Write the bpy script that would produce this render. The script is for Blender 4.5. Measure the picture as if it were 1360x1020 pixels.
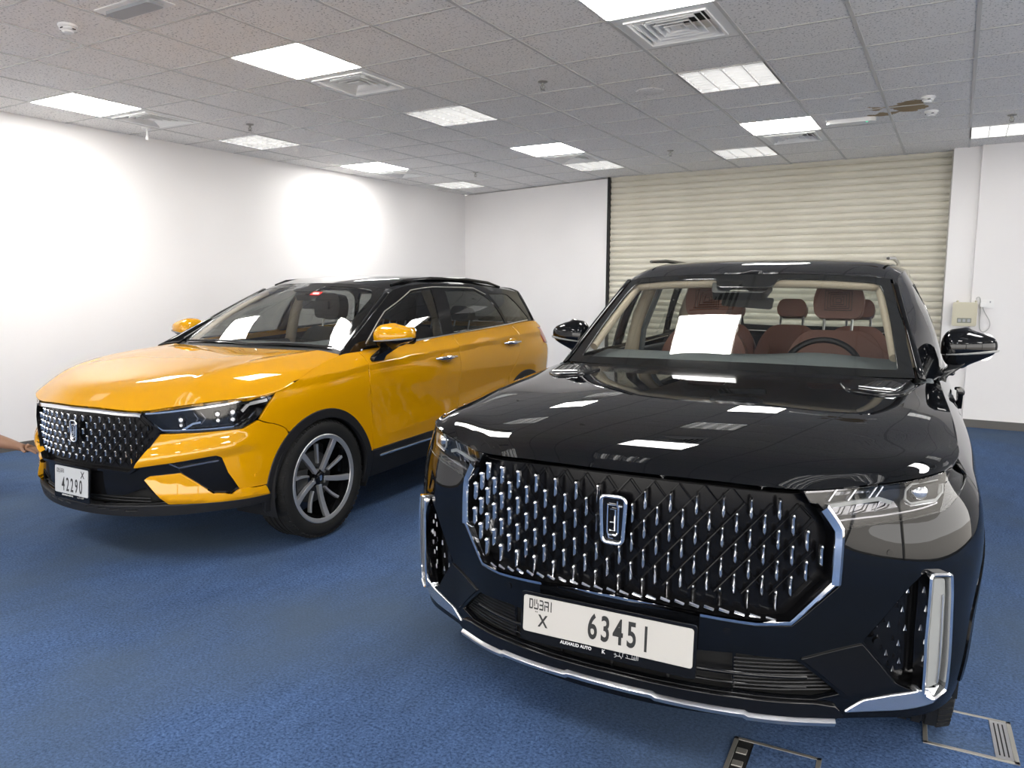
import bpy, bmesh, math, random
import numpy as np
from mathutils import Vector, Matrix
from mathutils.geometry import tessellate_polygon
R = math.radians
random.seed(7)
scene = bpy.context.scene
COL = scene.collection
for o in list(bpy.data.objects): bpy.data.objects.remove(o)

# ------------------------------------------------------------ camera (solved from the 0.6 m ceiling grid)
cam_d = bpy.data.cameras.new('camera'); cam = bpy.data.objects.new('camera', cam_d); COL.objects.link(cam)
CAM_F = Vector((-0.49938447, 0.8579129, -0.12083298)); CAM_R = Vector((0.86401986, 0.50344492, 0.00358998)); CAM_U = Vector((-0.06391265, 0.10260932, 0.99266636))
m = Matrix((CAM_R, CAM_U, -CAM_F)).transposed().to_4x4(); m.translation = Vector((5.39596, -2.93896, 1.42)); cam.matrix_world = m
cam_d.sensor_width = 36; cam_d.lens = 36 * 1008.705 / 1360; cam_d.clip_start = .02
scene.camera = cam

# ------------------------------------------------------------ world, exposure
SKY = 4.1         # daylight through glazing added behind and right of the camera
wd = bpy.data.worlds.new('world'); scene.world = wd; wd.use_nodes = True
wd.node_tree.nodes['Background'].inputs[0].default_value = (1, .97, .93, 1); wd.node_tree.nodes['Background'].inputs[1].default_value = SKY
vs = scene.view_settings; vs.view_transform = 'Standard'; vs.look = 'None'; vs.gamma = 1; vs.use_curve_mapping = False; vs.exposure = 0.78
LED = 22.0        # emission of the flat ceiling panels
TUBE = 2.8        # emission of the louvred ceiling lights
ZC = 2.931        # ceiling height

# ------------------------------------------------------------ helpers
def tag(o, label=None, cat=None, group=None, kind=None):
    if label: o['label'] = label
    if cat: o['category'] = cat
    if group: o['group'] = group
    if kind: o['kind'] = kind
    return o
def thing(name, label, cat, loc=(0, 0, 0), rz=0, group=None):
    o = bpy.data.objects.new(name, None); o.empty_display_size = .1; COL.objects.link(o)
    o.location = loc; o.rotation_euler = (0, 0, rz)
    return tag(o, label, cat, group)
def link(name, me, mat=None, parent=None, label=None):
    o = bpy.data.objects.new(name, me); COL.objects.link(o)
    if mat: 
        for mm in (mat if isinstance(mat, (list, tuple)) else [mat]): me.materials.append(mm)
    if parent: o.parent = parent
    if label: o['label'] = label
    return o
def dup_tree(root, **kw):
    r = root.copy(); COL.objects.link(r)
    for ch in list(root.children):
        c = ch.copy(); COL.objects.link(c); c.parent = r
        for g in list(ch.children):
            d = g.copy(); COL.objects.link(d); d.parent = c
    for k, v in kw.items(): r[k] = v
    return r
def finish(bm, name, mat=None, parent=None, smooth=False, label=None, bevel=0, seg=2, angle=None):
    bmesh.ops.recalc_face_normals(bm, faces=bm.faces)
    me = bpy.data.meshes.new(name); bm.to_mesh(me); bm.free()
    if smooth or bevel: me.polygons.foreach_set('use_smooth', [True] * len(me.polygons))
    o = link(name, me, mat, parent, label)
    if angle is not None: me.set_sharp_from_angle(angle=R(angle))
    if bevel:
        b = o.modifiers.new('bevel', 'BEVEL'); b.width = bevel; b.segments = seg; b.limit_method = 'ANGLE'; b.angle_limit = R(35); b.harden_normals = True
    return o
def box(bm, x0, x1, y0, y1, z0, z1, M=None):
    vs_ = [bm.verts.new(Vector(p)) for p in ((x0, y0, z0), (x1, y0, z0), (x1, y1, z0), (x0, y1, z0), (x0, y0, z1), (x1, y0, z1), (x1, y1, z1), (x0, y1, z1))]
    if M: 
        for v in vs_: v.co = M @ v.co
    for f in ((0, 3, 2, 1), (4, 5, 6, 7), (0, 1, 5, 4), (1, 2, 6, 5), (2, 3, 7, 6), (3, 0, 4, 7)): bm.faces.new([vs_[i] for i in f])
    return vs_
def cyl(bm, c, ax, r, h, n=24, r2=None, cap=True):
    """cylinder/cone from c along unit axis ax, length h"""
    ax = Vector(ax).normalized(); a = ax.orthogonal().normalized(); b = ax.cross(a); r2 = r if r2 is None else r2; c = Vector(c)
    L = [[bm.verts.new(c + ax * (h * k) + (a * math.cos(t) + b * math.sin(t)) * rr) for t in [2 * math.pi * i / n for i in range(n)]] for k, rr in ((0, r), (1, r2))]
    for i in range(n): bm.faces.new((L[0][i], L[0][(i + 1) % n], L[1][(i + 1) % n], L[1][i]))
    if cap: bm.faces.new(L[0][::-1]); bm.faces.new(L[1])
def lathe(bm, prof, c=(0, 0, 0), ax='x', n=48, closed=False):
    """prof: list of (radius, axial) revolved about ax"""
    rings = []
    for r, a in prof:
        ring = []
        for i in range(n):
            t = 2 * math.pi * i / n; p, q = r * math.cos(t), r * math.sin(t)
            v = (a, p, q) if ax == 'x' else ((p, a, q) if ax == 'y' else (p, q, a))
            ring.append(bm.verts.new(Vector(c) + Vector(v)))
        rings.append(ring)
    m_ = len(rings)
    for k in range(m_ if closed else m_ - 1):
        A, B = rings[k], rings[(k + 1) % m_]
        for i in range(n): bm.faces.new((A[i], A[(i + 1) % n], B[(i + 1) % n], B[i]))
def tube(bm, pts, r, n=8, closed=False, cap=True):
    pts = [Vector(p) for p in pts]; N = len(pts); rings = []; up = None
    for i, p in enumerate(pts):
        a = pts[(i - 1) % N] if (closed or i) else p; b = pts[(i + 1) % N] if (closed or i < N - 1) else p
        t = (b - a).normalized()
        up = t.orthogonal().normalized() if up is None else (up - t * up.dot(t)).normalized()
        s = t.cross(up); rr = r[i] if hasattr(r, '__len__') else r
        rings.append([bm.verts.new(p + (up * math.cos(q) + s * math.sin(q)) * rr) for q in [2 * math.pi * k / n for k in range(n)]])
    for k in range(N if closed else N - 1):
        A, B = rings[k], rings[(k + 1) % N]
        for i in range(n): bm.faces.new((A[i], A[(i + 1) % n], B[(i + 1) % n], B[i]))
    if cap and not closed: bm.faces.new(rings[0][::-1]); bm.faces.new(rings[-1])
def prism(bm, poly, z0, z1, M=None):
    """polygon (x,y) extruded z0..z1; concave allowed"""
    tri = tessellate_polygon([[Vector((x, y, 0)) for x, y in poly]])
    A = [bm.verts.new((M @ Vector((x, y, z0))) if M else (x, y, z0)) for x, y in poly]; B = [bm.verts.new((M @ Vector((x, y, z1))) if M else (x, y, z1)) for x, y in poly]
    for t in tri:
        for L in (A, B):
            try: bm.faces.new([L[i] for i in t])
            except ValueError: pass
    for i in range(len(poly)): bm.faces.new((A[i], A[(i + 1) % len(poly)], B[(i + 1) % len(poly)], B[i]))
def rrect(w, h, r, n=5, cx=0, cy=0):
    P = []
    for sx, sy, a0 in ((1, 1, 0), (-1, 1, 90), (-1, -1, 180), (1, -1, 270)):
        for i in range(n + 1):
            t = R(a0 + 90 * i / n); P.append((cx + sx * (w / 2 - r) + r * math.cos(t), cy + sy * (h / 2 - r) + r * math.sin(t)))
    return P
def rounded(poly, r, n=4):
    """round the corners of a closed polygon"""
    out = []; N = len(poly)
    for i in range(N):
        p = Vector(poly[i]); a = Vector(poly[i - 1]) - p; b = Vector(poly[(i + 1) % N]) - p
        la, lb = a.length, b.length
        if la < 1e-9 or lb < 1e-9: continue
        k = min(r, la * .45, lb * .45); A = p + a / la * k; B = p + b / lb * k
        for j in range(n + 1):
            t = j / n; out.append(tuple(A * (1 - t) ** 2 + p * 2 * t * (1 - t) + B * t ** 2))
    return out

# ------------------------------------------------------------ materials
def mat(name, col, rough=.5, metal=0., coat=0., coat_rough=.03, spec=.5, emit=None, es=1., trans=0, ior=1.45, alpha=1):
    M_ = bpy.data.materials.new(name); M_.use_nodes = True; b = M_.node_tree.nodes['Principled BSDF']
    b.inputs['Base Color'].default_value = (*col, 1); b.inputs['Roughness'].default_value = rough; b.inputs['Metallic'].default_value = metal
    b.inputs['Coat Weight'].default_value = coat; b.inputs['Coat Roughness'].default_value = coat_rough; b.inputs['Specular IOR Level'].default_value = spec
    b.inputs['IOR'].default_value = ior; b.inputs['Transmission Weight'].default_value = trans
    if emit: b.inputs['Emission Color'].default_value = (*emit, 1); b.inputs['Emission Strength'].default_value = es
    return M_
def nodes(M_): return M_.node_tree.nodes, M_.node_tree.links, M_.node_tree.nodes['Principled BSDF']
def thin_glass(name, tint, rough=0.0, refl=1.0, ior=1.5):
    M_ = bpy.data.materials.new(name); M_.use_nodes = True; N, L = M_.node_tree.nodes, M_.node_tree.links; N.clear()
    o = N.new('ShaderNodeOutputMaterial'); mx = N.new('ShaderNodeMixShader'); t = N.new('ShaderNodeBsdfTransparent'); g = N.new('ShaderNodeBsdfGlossy'); f = N.new('ShaderNodeFresnel')
    t.inputs[0].default_value = (*tint, 1); g.inputs['Roughness'].default_value = rough; g.inputs[0].default_value = (refl, refl, refl, 1); f.inputs['IOR'].default_value = ior
    geo = N.new('ShaderNodeNewGeometry')     # same fresnel from both faces
    mm = N.new('ShaderNodeMix'); mm.data_type = 'FLOAT'; mm.inputs[2].default_value = ior; mm.inputs[3].default_value = ior
    L.new(geo.outputs['Backfacing'], mm.inputs[0]); L.new(mm.outputs[0], f.inputs['IOR'])
    mm.inputs[3].default_value = 1 / ior       # the node inverts the index on back faces
    L.new(f.outputs[0], mx.inputs[0]); L.new(t.outputs[0], mx.inputs[1]); L.new(g.outputs[0], mx.inputs[2]); L.new(mx.outputs[0], o.inputs[0])
    return M_
def noise_color(M_, c1, c2, scale, detail=4, lo=.35, hi=.65, bump=0, bscale=None, coords='Object', rough=None):
    N, L, b = nodes(M_); tc = N.new('ShaderNodeTexCoord'); n = N.new('ShaderNodeTexNoise'); n.inputs['Scale'].default_value = scale; n.inputs['Detail'].default_value = detail
    r = N.new('ShaderNodeValToRGB'); r.color_ramp.elements[0].position = lo; r.color_ramp.elements[1].position = hi
    r.color_ramp.elements[0].color = (*c1, 1); r.color_ramp.elements[1].color = (*c2, 1)
    L.new(tc.outputs[coords], n.inputs['Vector']); L.new(n.outputs[0], r.inputs[0]); L.new(r.outputs[0], b.inputs['Base Color'])
    if bump:
        n2 = N.new('ShaderNodeTexNoise'); n2.inputs['Scale'].default_value = bscale or scale; n2.inputs['Detail'].default_value = 3; bp = N.new('ShaderNodeBump'); bp.inputs['Strength'].default_value = bump; bp.inputs['Distance'].default_value = .01
        L.new(tc.outputs[coords], n2.inputs['Vector']); L.new(n2.outputs[0], bp.inputs['Height']); L.new(bp.outputs[0], b.inputs['Normal'])
    return n, r
MAT = {}
MAT['wall'] = mat('wall_paint', (.78, .765, .76), .42, spec=.35)
noise_color(MAT['wall'], (.76, .745, .74), (.80, .785, .78), .7, 2, bump=.03, bscale=60)
MAT['white'] = mat('white_metal', (.8, .8, .79), .4)
MAT['grid'] = mat('ceiling_grid_paint', (.54, .53, .51), .45)
MAT['black_paint'] = mat('black_car_paint', (.0025, .0028, .0035), .4, coat=1, coat_rough=.006, spec=0); MAT['black_paint'].node_tree.nodes['Principled BSDF'].inputs['Coat IOR'].default_value = 1.38
MAT['gloss_black'] = mat('gloss_black_trim', (.004, .004, .0045), .10, spec=.35)
MAT['matte_black'] = mat('black_plastic', (.008, .008, .009), .5, spec=.35)
MAT['dark'] = mat('dark_cavity', (.004, .004, .004), .8)
MAT['chrome'] = mat('chrome', (.82, .82, .83), .07, 1)
MAT['satin'] = mat('satin_silver', (.62, .62, .63), .28, 1)
MAT['dark_chrome'] = mat('dark_chrome', (.22, .22, .24), .12, 1)
MAT['machined'] = mat('machined_alloy', (.52, .52, .53), .42, .85)
MAT['stud'] = mat('stud_chrome', (.72, .72, .73), .13, 1)
MAT['dark_disc'] = mat('dark_disc', (.05, .05, .05), .5, .6)
MAT['soft_chrome'] = mat('soft_chrome', (.80, .80, .81), .26, 1)
MAT['grille_black'] = mat('grille_black', (.0025, .0025, .003), .22, spec=.2)
MAT['rubber'] = mat('tyre_rubber', (.008, .008, .008), .7, spec=.3)
MAT['glass'] = thin_glass('windscreen_glass', (.88, .90, .87))
MAT['tint'] = thin_glass('tinted_glass', (.25, .26, .25))
MAT['tint_mid'] = thin_glass('light_tinted_glass', (.62, .64, .62))
MAT['lens'] = thin_glass('clear_lamp_lens', (.93, .94, .95))
MAT['frit'] = mat('black_glass_band', (.004, .0045, .0045), .08, coat=.3)
MAT['red_lens'] = mat('red_lamp_lens', (.40, .02, .03), .1, coat=1)
MAT['white_lens'] = mat('frosted_light_guide', (.20, .205, .20), .35, spec=.3)
MAT['paper'] = mat('white_paper', (.88, .88, .88), .7)
MAT['brown'] = mat('brown_leather', (.165, .068, .048), .5)
MAT['stitch'] = mat('dark_brown_leather', (.05, .02, .015), .5)
MAT['beige'] = mat('beige_trim', (.32, .27, .21), .75)
MAT['dash'] = mat('dark_grey_dash', (.065, .075, .08), .6)
MAT['plate'] = mat('plate_white', (.38, .365, .34), .5, spec=.2)
MAT['plate_grey'] = mat('plate_white_cool', (.36, .37, .38), .5, spec=.2)
MAT['ink'] = mat('plate_black_ink', (.01, .01, .01), .5)
yp = mat('yellow_car_paint', (.52, .245, .0008), .45, metal=.08, coat=1, coat_rough=.006, spec=.0); MAT['yellow'] = yp
# carpet
c = MAT['carpet'] = mat('blue_carpet', (.05, .10, .25), .95, spec=.1)
N, L, b = nodes(c); tc = N.new('ShaderNodeTexCoord')
n1 = N.new('ShaderNodeTexNoise'); n1.inputs['Scale'].default_value = 95; n1.inputs['Detail'].default_value = 5; n1.inputs['Roughness'].default_value = .75
n2 = N.new('ShaderNodeTexNoise'); n2.inputs['Scale'].default_value = 1.3; n2.inputs['Detail'].default_value = 5
mp = N.new('ShaderNodeMapping'); mp.inputs['Scale'].default_value = (1, .35, 1); mp.inputs['Rotation'].default_value = (0, 0, .5)
n3 = N.new('ShaderNodeTexNoise'); n3.inputs['Scale'].default_value = 16; n3.inputs['Detail'].default_value = 6
L.new(tc.outputs['Object'], n1.inputs['Vector']); L.new(tc.outputs['Object'], n2.inputs['Vector']); L.new(tc.outputs['Object'], mp.inputs[0]); L.new(mp.outputs[0], n3.inputs['Vector'])
r1 = N.new('ShaderNodeValToRGB'); r1.color_ramp.elements[0].position = .36; r1.color_ramp.elements[1].position = .66
r1.color_ramp.elements[0].color = (.019, .041, .097, 1); r1.color_ramp.elements[1].color = (.088, .148, .285, 1)
L.new(n1.outputs[0], r1.inputs[0])
r3 = N.new('ShaderNodeMapRange'); r3.inputs[1].default_value = .3; r3.inputs[2].default_value = .7; r3.inputs[3].default_value = .78; r3.inputs[4].default_value = 1.18
ad = N.new('ShaderNodeMath'); ad.operation = 'ADD'; ml = N.new('ShaderNodeMath'); ml.operation = 'MULTIPLY'; ml.inputs[1].default_value = .5
L.new(n2.outputs[0], ad.inputs[0]); L.new(n3.outputs[0], ad.inputs[1]); L.new(ad.outputs[0], ml.inputs[0]); L.new(ml.outputs[0], r3.inputs[0])
mx = N.new('ShaderNodeMix'); mx.data_type = 'RGBA'; mx.blend_type = 'MULTIPLY'; mx.inputs[0].default_value = 1
L.new(r1.outputs[0], mx.inputs[6]); L.new(r3.outputs[0], mx.inputs[7]); gy = N.new('ShaderNodeMix'); gy.data_type = 'RGBA'; gy.inputs[7].default_value = (.062, .088, .125, 1)      # worn greyer patches
n4 = N.new('ShaderNodeTexNoise'); n4.inputs['Scale'].default_value = .9; n4.inputs['Detail'].default_value = 4; r4 = N.new('ShaderNodeMapRange'); r4.inputs[1].default_value = .42; r4.inputs[2].default_value = .68; r4.inputs[4].default_value = .75
L.new(tc.outputs['Object'], n4.inputs['Vector']); L.new(n4.outputs[0], r4.inputs[0]); L.new(r4.outputs[0], gy.inputs[0]); L.new(mx.outputs[2], gy.inputs[6]); L.new(gy.outputs[2], b.inputs['Base Color'])
bp = N.new('ShaderNodeBump'); bp.inputs['Strength'].default_value = .6; bp.inputs['Distance'].default_value = .006; L.new(n1.outputs[0], bp.inputs['Height']); L.new(bp.outputs[0], b.inputs['Normal'])
# ceiling tile: mineral fibre with fine dark pits
c = MAT['tile'] = mat('mineral_fibre_tile', (.86, .84, .81), .9, spec=.15)
N, L, b = nodes(c); tc = N.new('ShaderNodeTexCoord'); v = N.new('ShaderNodeTexNoise'); v.inputs['Scale'].default_value = 75; v.inputs['Detail'].default_value = 3
r1 = N.new('ShaderNodeValToRGB'); r1.color_ramp.elements[0].position = .34; r1.color_ramp.elements[1].position = .42; r1.color_ramp.elements[0].color = (.42, .41, .40, 1); r1.color_ramp.elements[1].color = (.86, .84, .81, 1)
L.new(tc.outputs['Object'], v.inputs['Vector']); L.new(v.outputs[0], r1.inputs[0])
# brown water stain on one tile, beside a joint
vd = N.new('ShaderNodeVectorMath'); vd.operation = 'DISTANCE'; vd.inputs[1].default_value = (4.93, 4.29, ZC)
nn = N.new('ShaderNodeTexNoise'); nn.inputs['Scale'].default_value = 6; nn.inputs['Detail'].default_value = 4
L.new(tc.outputs['Object'], nn.inputs['Vector']); L.new(tc.outputs['Object'], vd.inputs[0])
sb = N.new('ShaderNodeMath'); sb.operation = 'MULTIPLY_ADD'; sb.inputs[1].default_value = -.9; L.new(nn.outputs[0], sb.inputs[0]); L.new(vd.outputs['Value'], sb.inputs[2])
r2 = N.new('ShaderNodeValToRGB'); e = r2.color_ramp.elements; e[0].position = 0; e[0].color = (1, 1, 1, 1); e[1].position = .02; e[1].color = (0, 0, 0, 1)
ad = N.new('ShaderNodeMath'); ad.operation = 'ADD'; ad.inputs[1].default_value = .30; L.new(sb.outputs[0], ad.inputs[0]); L.new(ad.outputs[0], r2.inputs[0])
mx = N.new('ShaderNodeMix'); mx.data_type = 'RGBA'; mx.inputs[7].default_value = (.36, .27, .16, 1); L.new(r2.outputs[0], mx.inputs[0]); L.new(r1.outputs[0], mx.inputs[6]); L.new(mx.outputs[2], b.inputs['Base Color'])
MAT['shutter'] = mat('cream_shutter_paint', (.60, .57, .48), .42, spec=.4)
noise_color(MAT['shutter'], (.56, .53, .44), (.63, .60, .51), 1.5, 4)
MAT['skirting'] = mat('grey_skirting', (.10, .095, .09), .6)
MAT['steel'] = mat('dull_steel', (.33, .32, .29), .45, .7)
MAT['led'] = mat('led_diffuser', (.9, .9, .9), .4, emit=(1, .985, .95), es=LED)
MAT['tube'] = mat('lamp_tube', (.9, .9, .9), .4, emit=(1, .985, .96), es=TUBE)
MAT['tube_bright'] = mat('bright_lamp_tube', (.9, .9, .9), .4, emit=(1, .985, .96), es=TUBE * 2.4)
MAT['reflector'] = mat('lamp_reflector', (.85, .85, .85), .25, .6)
MAT['skin'] = mat('skin', (.20, .105, .062), .55)

# ------------------------------------------------------------ room
X0, X1, Y0, Y1 = -2.2, 9.6, -9.0, 7.6
def plane_obj(name, pts, m_, kind='structure', parent=None):
    bm = bmesh.new(); bm.faces.new([bm.verts.new(p) for p in pts]); me = bpy.data.meshes.new(name); bm.to_mesh(me); bm.free()
    o = link(name, me, m_, parent); 
    if not parent: o['kind'] = kind
    return o
def slab(name, pts, z0, z1, m_):
    bm = bmesh.new(); prism(bm, pts, z0, z1); o = finish(bm, name, m_); o['kind'] = 'structure'; return o
slab('floor', [(X0, Y0 - .2), (X1 + .2, Y0 - .2), (X1 + .2, Y1), (X0, Y1)], -.1, 0, MAT['carpet'])
# light, vent and tile cells on the 0.6 m grid (column, row)
CELLS = {}
for a in (-2, 2, 6, 10, 14):
    for b_ in (-11, -5, 1, 7): CELLS[(a, b_)] = 'led'; CELLS[(a, b_ + 1)] = 'vent'
    for b_ in (-14, -8, -2, 4): CELLS[(a, b_)] = 'louvre'
    CELLS[(a if a != 6 else 5, 9 if a != -2 else 10)] = 'louvre'
CELLS.pop((10, 7), None); CELLS.pop((10, 8), None); CELLS.pop((10, 9), None); CELLS[(9, 9)] = 'louvre_on'
ceil_bm = bmesh.new()
for i in range(-4, 16):
    for j in range(-15, 13):
        if CELLS.get((i, j)): continue
        x, y = i * .6, j * .6
        ceil_bm.faces.new([ceil_bm.verts.new(p) for p in ((x, y, ZC), (x, y + .6, ZC), (x + .6, y + .6, ZC), (x + .6, y, ZC))])
me = bpy.data.meshes.new('ceiling'); ceil_bm.to_mesh(me); ceil_bm.free(); tag(link('ceiling', me, MAT['tile']), kind='structure')
slab('ceiling_void', [(X0, Y0 - .2), (X1 + .2, Y0 - .2), (X1 + .2, Y1), (X0, Y1)], ZC + .25, ZC + .3, MAT['wall']).name = 'ceiling_slab'
bm = bmesh.new()
for i in range(-3, 17): box(bm, i * .6 - .0105, i * .6 + .0105, Y0, Y1, ZC - .004, ZC + .03)
for j in range(-14, 13): box(bm, X0, X1, j * .6 - .0085, j * .6 + .0085, ZC - .0032, ZC + .03)
finish(bm, 'trim_1', MAT['grid'])['kind'] = 'structure'
# walls: the left one runs at a slight angle to the ceiling grid
WL = lambda y: -1.79 + .05 * y
LB = (WL(7.28), 7.28)
slab('wall_left', [(WL(Y0), Y0), LB, (LB[0] - .2, LB[1] + .2), (WL(Y0) - .2, Y0)], 0, ZC + .3, MAT['wall'])
slab('wall_back', [LB, (1.285, 6.66), (1.285, 6.86), (LB[0], LB[1] + .2)], 0, ZC - .012, MAT['wall'])
slab('wall_back_right', [(5.27, 6.50), (5.52, 6.50), (5.525, 6.44), (X1, 6.44), (X1, 6.9), (5.27, 6.9)], 0, ZC + .3, MAT['wall'])
slab('wall_right', [(X1, 2.0), (X1 + .2, 2.0), (X1 + .2, 6.9), (X1, 6.9)], 0, ZC + .3, MAT['wall'])
slab('wall_right_lintel', [(X1, Y0), (X1 + .2, Y0), (X1 + .2, 2.0), (X1, 2.0)], 2.60, ZC + .3, MAT['wall'])
slab('pavement_side', [(X1 + .2, Y0 - 22), (X1 + 20, Y0 - 22), (X1 + 20, 14), (X1 + .2, 14)], -.15, -.05, mat('pale_paving', (.5, .48, .45), .8))  # pale ground added outside the right glazing, bounces daylight up
for k in range(2):  # unseen frames added on the right, opened for more ceiling light
    bm = bmesh.new(); y0 = Y0 + k * 5.5; y1 = y0 + 5.5
    for a, b_ in ((y0, y0 + .05), (y1 - .05, y1)): box(bm, X1 + .02, X1 + .1, a, b_, 0, 2.6)
    for a, b_ in ((0, .08), (2.54, 2.6)): box(bm, X1 + .02, X1 + .1, y0, y1, a, b_)
    w_ = finish(bm, 'window_%d' % (k + 4), MAT['steel']); w_['kind'] = 'structure'
slab('wall_front', [(X0, Y0 - .2), (X1 + .2, Y0 - .2), (X1 + .2, Y0), (X0, Y0)], 2.60, ZC + .3, MAT['wall'])
slab('pavement', [(X0 - 14, Y0 - 22), (X1 + .2, Y0 - 22), (X1 + .2, Y0 - .2), (X0 - 14, Y0 - .2)], -.15, -.05, mat('pale_concrete', (.5, .48, .45), .8))  # unseen pale ground added beyond the front glazing, reflects sky inwards
for k in range(3):       # unseen glazing added behind the camera to bring daylight to the ceiling
    bm = bmesh.new(); x0 = X0 + k * 3.93; x1 = x0 + 3.93
    for a, b_ in ((x0, x0 + .05), (x1 - .05, x1)): box(bm, a, b_, Y0 - .1, Y0 - .02, 0, 2.6)
    for a, b_ in ((0, .08), (2.54, 2.6)): box(bm, x0, x1, Y0 - .1, Y0 - .02, a, b_)
    w_ = finish(bm, 'window_%d' % (k + 1), MAT['steel']); w_['kind'] = 'structure'
slab('wall_above_shutter', [(1.2, 7.0), (5.4, 7.0), (5.4, 7.1), (1.2, 7.1)], 0, ZC + .3, MAT['matte_black'])
bm = bmesh.new(); box(bm, 5.53, X1, 6.425, 6.44, 0, .085); finish(bm, 'baseboard_right', MAT['skirting'])['kind'] = 'structure'
bm = bmesh.new(); prism(bm, [(WL(Y0), Y0), (WL(Y0) + .012, Y0), (LB[0] + .012, LB[1] - .02), (LB[0], LB[1])], 0, .07); finish(bm, 'baseboard_left', MAT['skirting'])['kind'] = 'structure'
bm = bmesh.new(); prism(bm, [(LB[0], LB[1] - .015), (1.285, 6.645), (1.285, 6.66), LB], 0, .07); finish(bm, 'baseboard_back', MAT['skirting'])['kind'] = 'structure'
# roller shutter
sh = bpy.data.objects.new('door_1', None); COL.objects.link(sh); sh.location = (1.3, 6.70, 0); sh['kind'] = 'structure'
bm = bmesh.new(); prof = []; pitch = .0775; nsl = int(3.0 / pitch)
for k in range(nsl + 1):
    z = .01 + k * pitch
    prof += [(.010, z), (.0, z + .004), (-.004, z + .012)] + [(-.004 - .011 * math.sin(math.pi * t), z + .012 + t * .055) for t in (.2, .4, .6, .8)] + [(-.004, z + .067), (.008, z + .071), (.010, z + pitch - .002)]
V = [[bm.verts.new((x, y, z)) for y, z in prof] for x in (0, 3.97)]
for i in range(len(prof) - 1): bm.faces.new((V[0][i], V[1][i], V[1][i + 1], V[0][i + 1]))
o = finish(bm, 'shutter_curtain', MAT['shutter'], sh); sol = o.modifiers.new('s', 'SOLIDIFY'); sol.thickness = .003; sol.offset = 1
bm = bmesh.new(); box(bm, -.02, .012, -.06, .05, 0, ZC - .0); finish(bm, 'guide_rail', MAT['matte_black'], sh)
bm = bmesh.new(); box(bm, 3.955, 3.975, -.1, .05, 0, ZC + .0); finish(bm, 'guide_rail', MAT['steel'], sh)

# ------------------------------------------------------------ ceiling fittings
def cell_c(i, j): return (i * .6 + .3, j * .6 + .3)
def led_panel():
    t = thing('ceiling_light', 'x', 'light', group='flat bright LED ceiling panels')
    bm = bmesh.new()
    for s in (-1, 1): box(bm, s * .2965 - .006, s * .2965 + .006, -.3, .3, -.004, .03); box(bm, -.3, .3, s * .2965 - .006, s * .2965 + .006, -.004, .03)
    finish(bm, 'frame', MAT['white'], t)
    bm = bmesh.new(); prism(bm, rrect(.582, .582, .004, 2), -.002, .02); finish(bm, 'diffuser', MAT['led'], t)
    return t
def louvre(on=False):
    t = thing('ceiling_light', 'x', 'light', group='louvred ceiling lights')
    bm = bmesh.new()
    for s in (-1, 1): box(bm, s * .294 - .006, s * .294 + .006, -.3, .3, -.004, .09); box(bm, -.3, .3, s * .294 - .006, s * .294 + .006, -.004, .09)
    box(bm, -.3, .3, -.3, .3, .09, .10); finish(bm, 'housing', MAT['reflector'], t)
    bm = bmesh.new()
    for k in range(4):
        x = -.21 + k * .14; cyl(bm, (x, -.28, .055), (0, 1, 0), .011, .56, 12)
    finish(bm, 'lamp_tube', MAT['tube_bright' if on else 'tube'], t, smooth=True, angle=40)
    bm = bmesh.new()
    for k in range(1, 4): box(bm, -.29 + k * .145 - .003, -.29 + k * .145 + .003, -.29, .29, -.002, .038)
    for k in range(1, 9):
        y = -.29 + k * .0645
        box(bm, -.29, .29, y - .0025, y + .0025, .004, .03)
    finish(bm, 'louvre_grid', MAT['white'], t)
    return t
def vent():
    t = thing('ceiling_air_vent', 'x', 'air vent', group='square ceiling air diffusers')
    def ring(bm, a, b_, za, zb):
        A = [(-a, -a), (a, -a), (a, a), (-a, a)]; B = [(-b_, -b_), (b_, -b_), (b_, b_), (-b_, b_)]
        va = [bm.verts.new((*p, za)) for p in A]; vb = [bm.verts.new((*p, zb)) for p in B]
        for i in range(4): bm.faces.new((va[i], va[(i + 1) % 4], vb[(i + 1) % 4], vb[i]))
    bm = bmesh.new(); ring(bm, .3, .225, -.002, -.002); ring(bm, .236, .222, -.012, -.012); ring(bm, .236, .236, -.012, -.0); ring(bm, .222, .206, -.012, .03); finish(bm, 'frame', MAT['white'], t)
    bm = bmesh.new()
    for k in range(4):
        a = .195 - k * .045; ring(bm, a, a - .026, -.006, .030); ring(bm, a, a - .004, -.006, -.006)
    ring(bm, .03, .0001, .0, .0); o = finish(bm, 'louvre_blades', MAT['white'], t); sol = o.modifiers.new('s', 'SOLIDIFY'); sol.thickness = .0025
    bm = bmesh.new(); box(bm, -.24, .24, -.24, .24, .10, .12); finish(bm, 'duct', MAT['dark'], t)
    return t
protos = {'led': led_panel(), 'louvre': louvre(), 'louvre_on': louvre(True), 'vent': vent()}
used = set()
LABC = {(-2, 1): 'bright flat LED panel nearest the left wall, at the far left of the ceiling', (2, 1): 'bright flat LED panel over the yellow SUV bonnet, ahead of a square air vent', (6, 1): 'bright LED panel cut by the top edge of the view, above the biggest vent',
  (-2, 7): 'bright flat LED panel near the left wall, toward the back corner', (2, 7): 'small bright LED panel in the middle of the far ceiling, left of the shutter', (6, 7): 'bright LED panel in the far ceiling right in front of the shutter',
  (-2, 4): 'louvred ceiling light near the left wall, behind a sprinkler', (2, 4): 'louvred ceiling light in the middle of the ceiling, above the yellow SUV tail', (6, 4): 'largest louvred ceiling light, four columns wide, right of the biggest air vent',
  (-2, 10): 'small louvred ceiling light in the far left back corner', (2, 9): 'small louvred ceiling light just left of the shutter top', (5, 9): 'small louvred ceiling light above the shutter, below an LED panel', (9, 9): 'brightly lit louvred ceiling light at the right edge near the white wall'}
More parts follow.
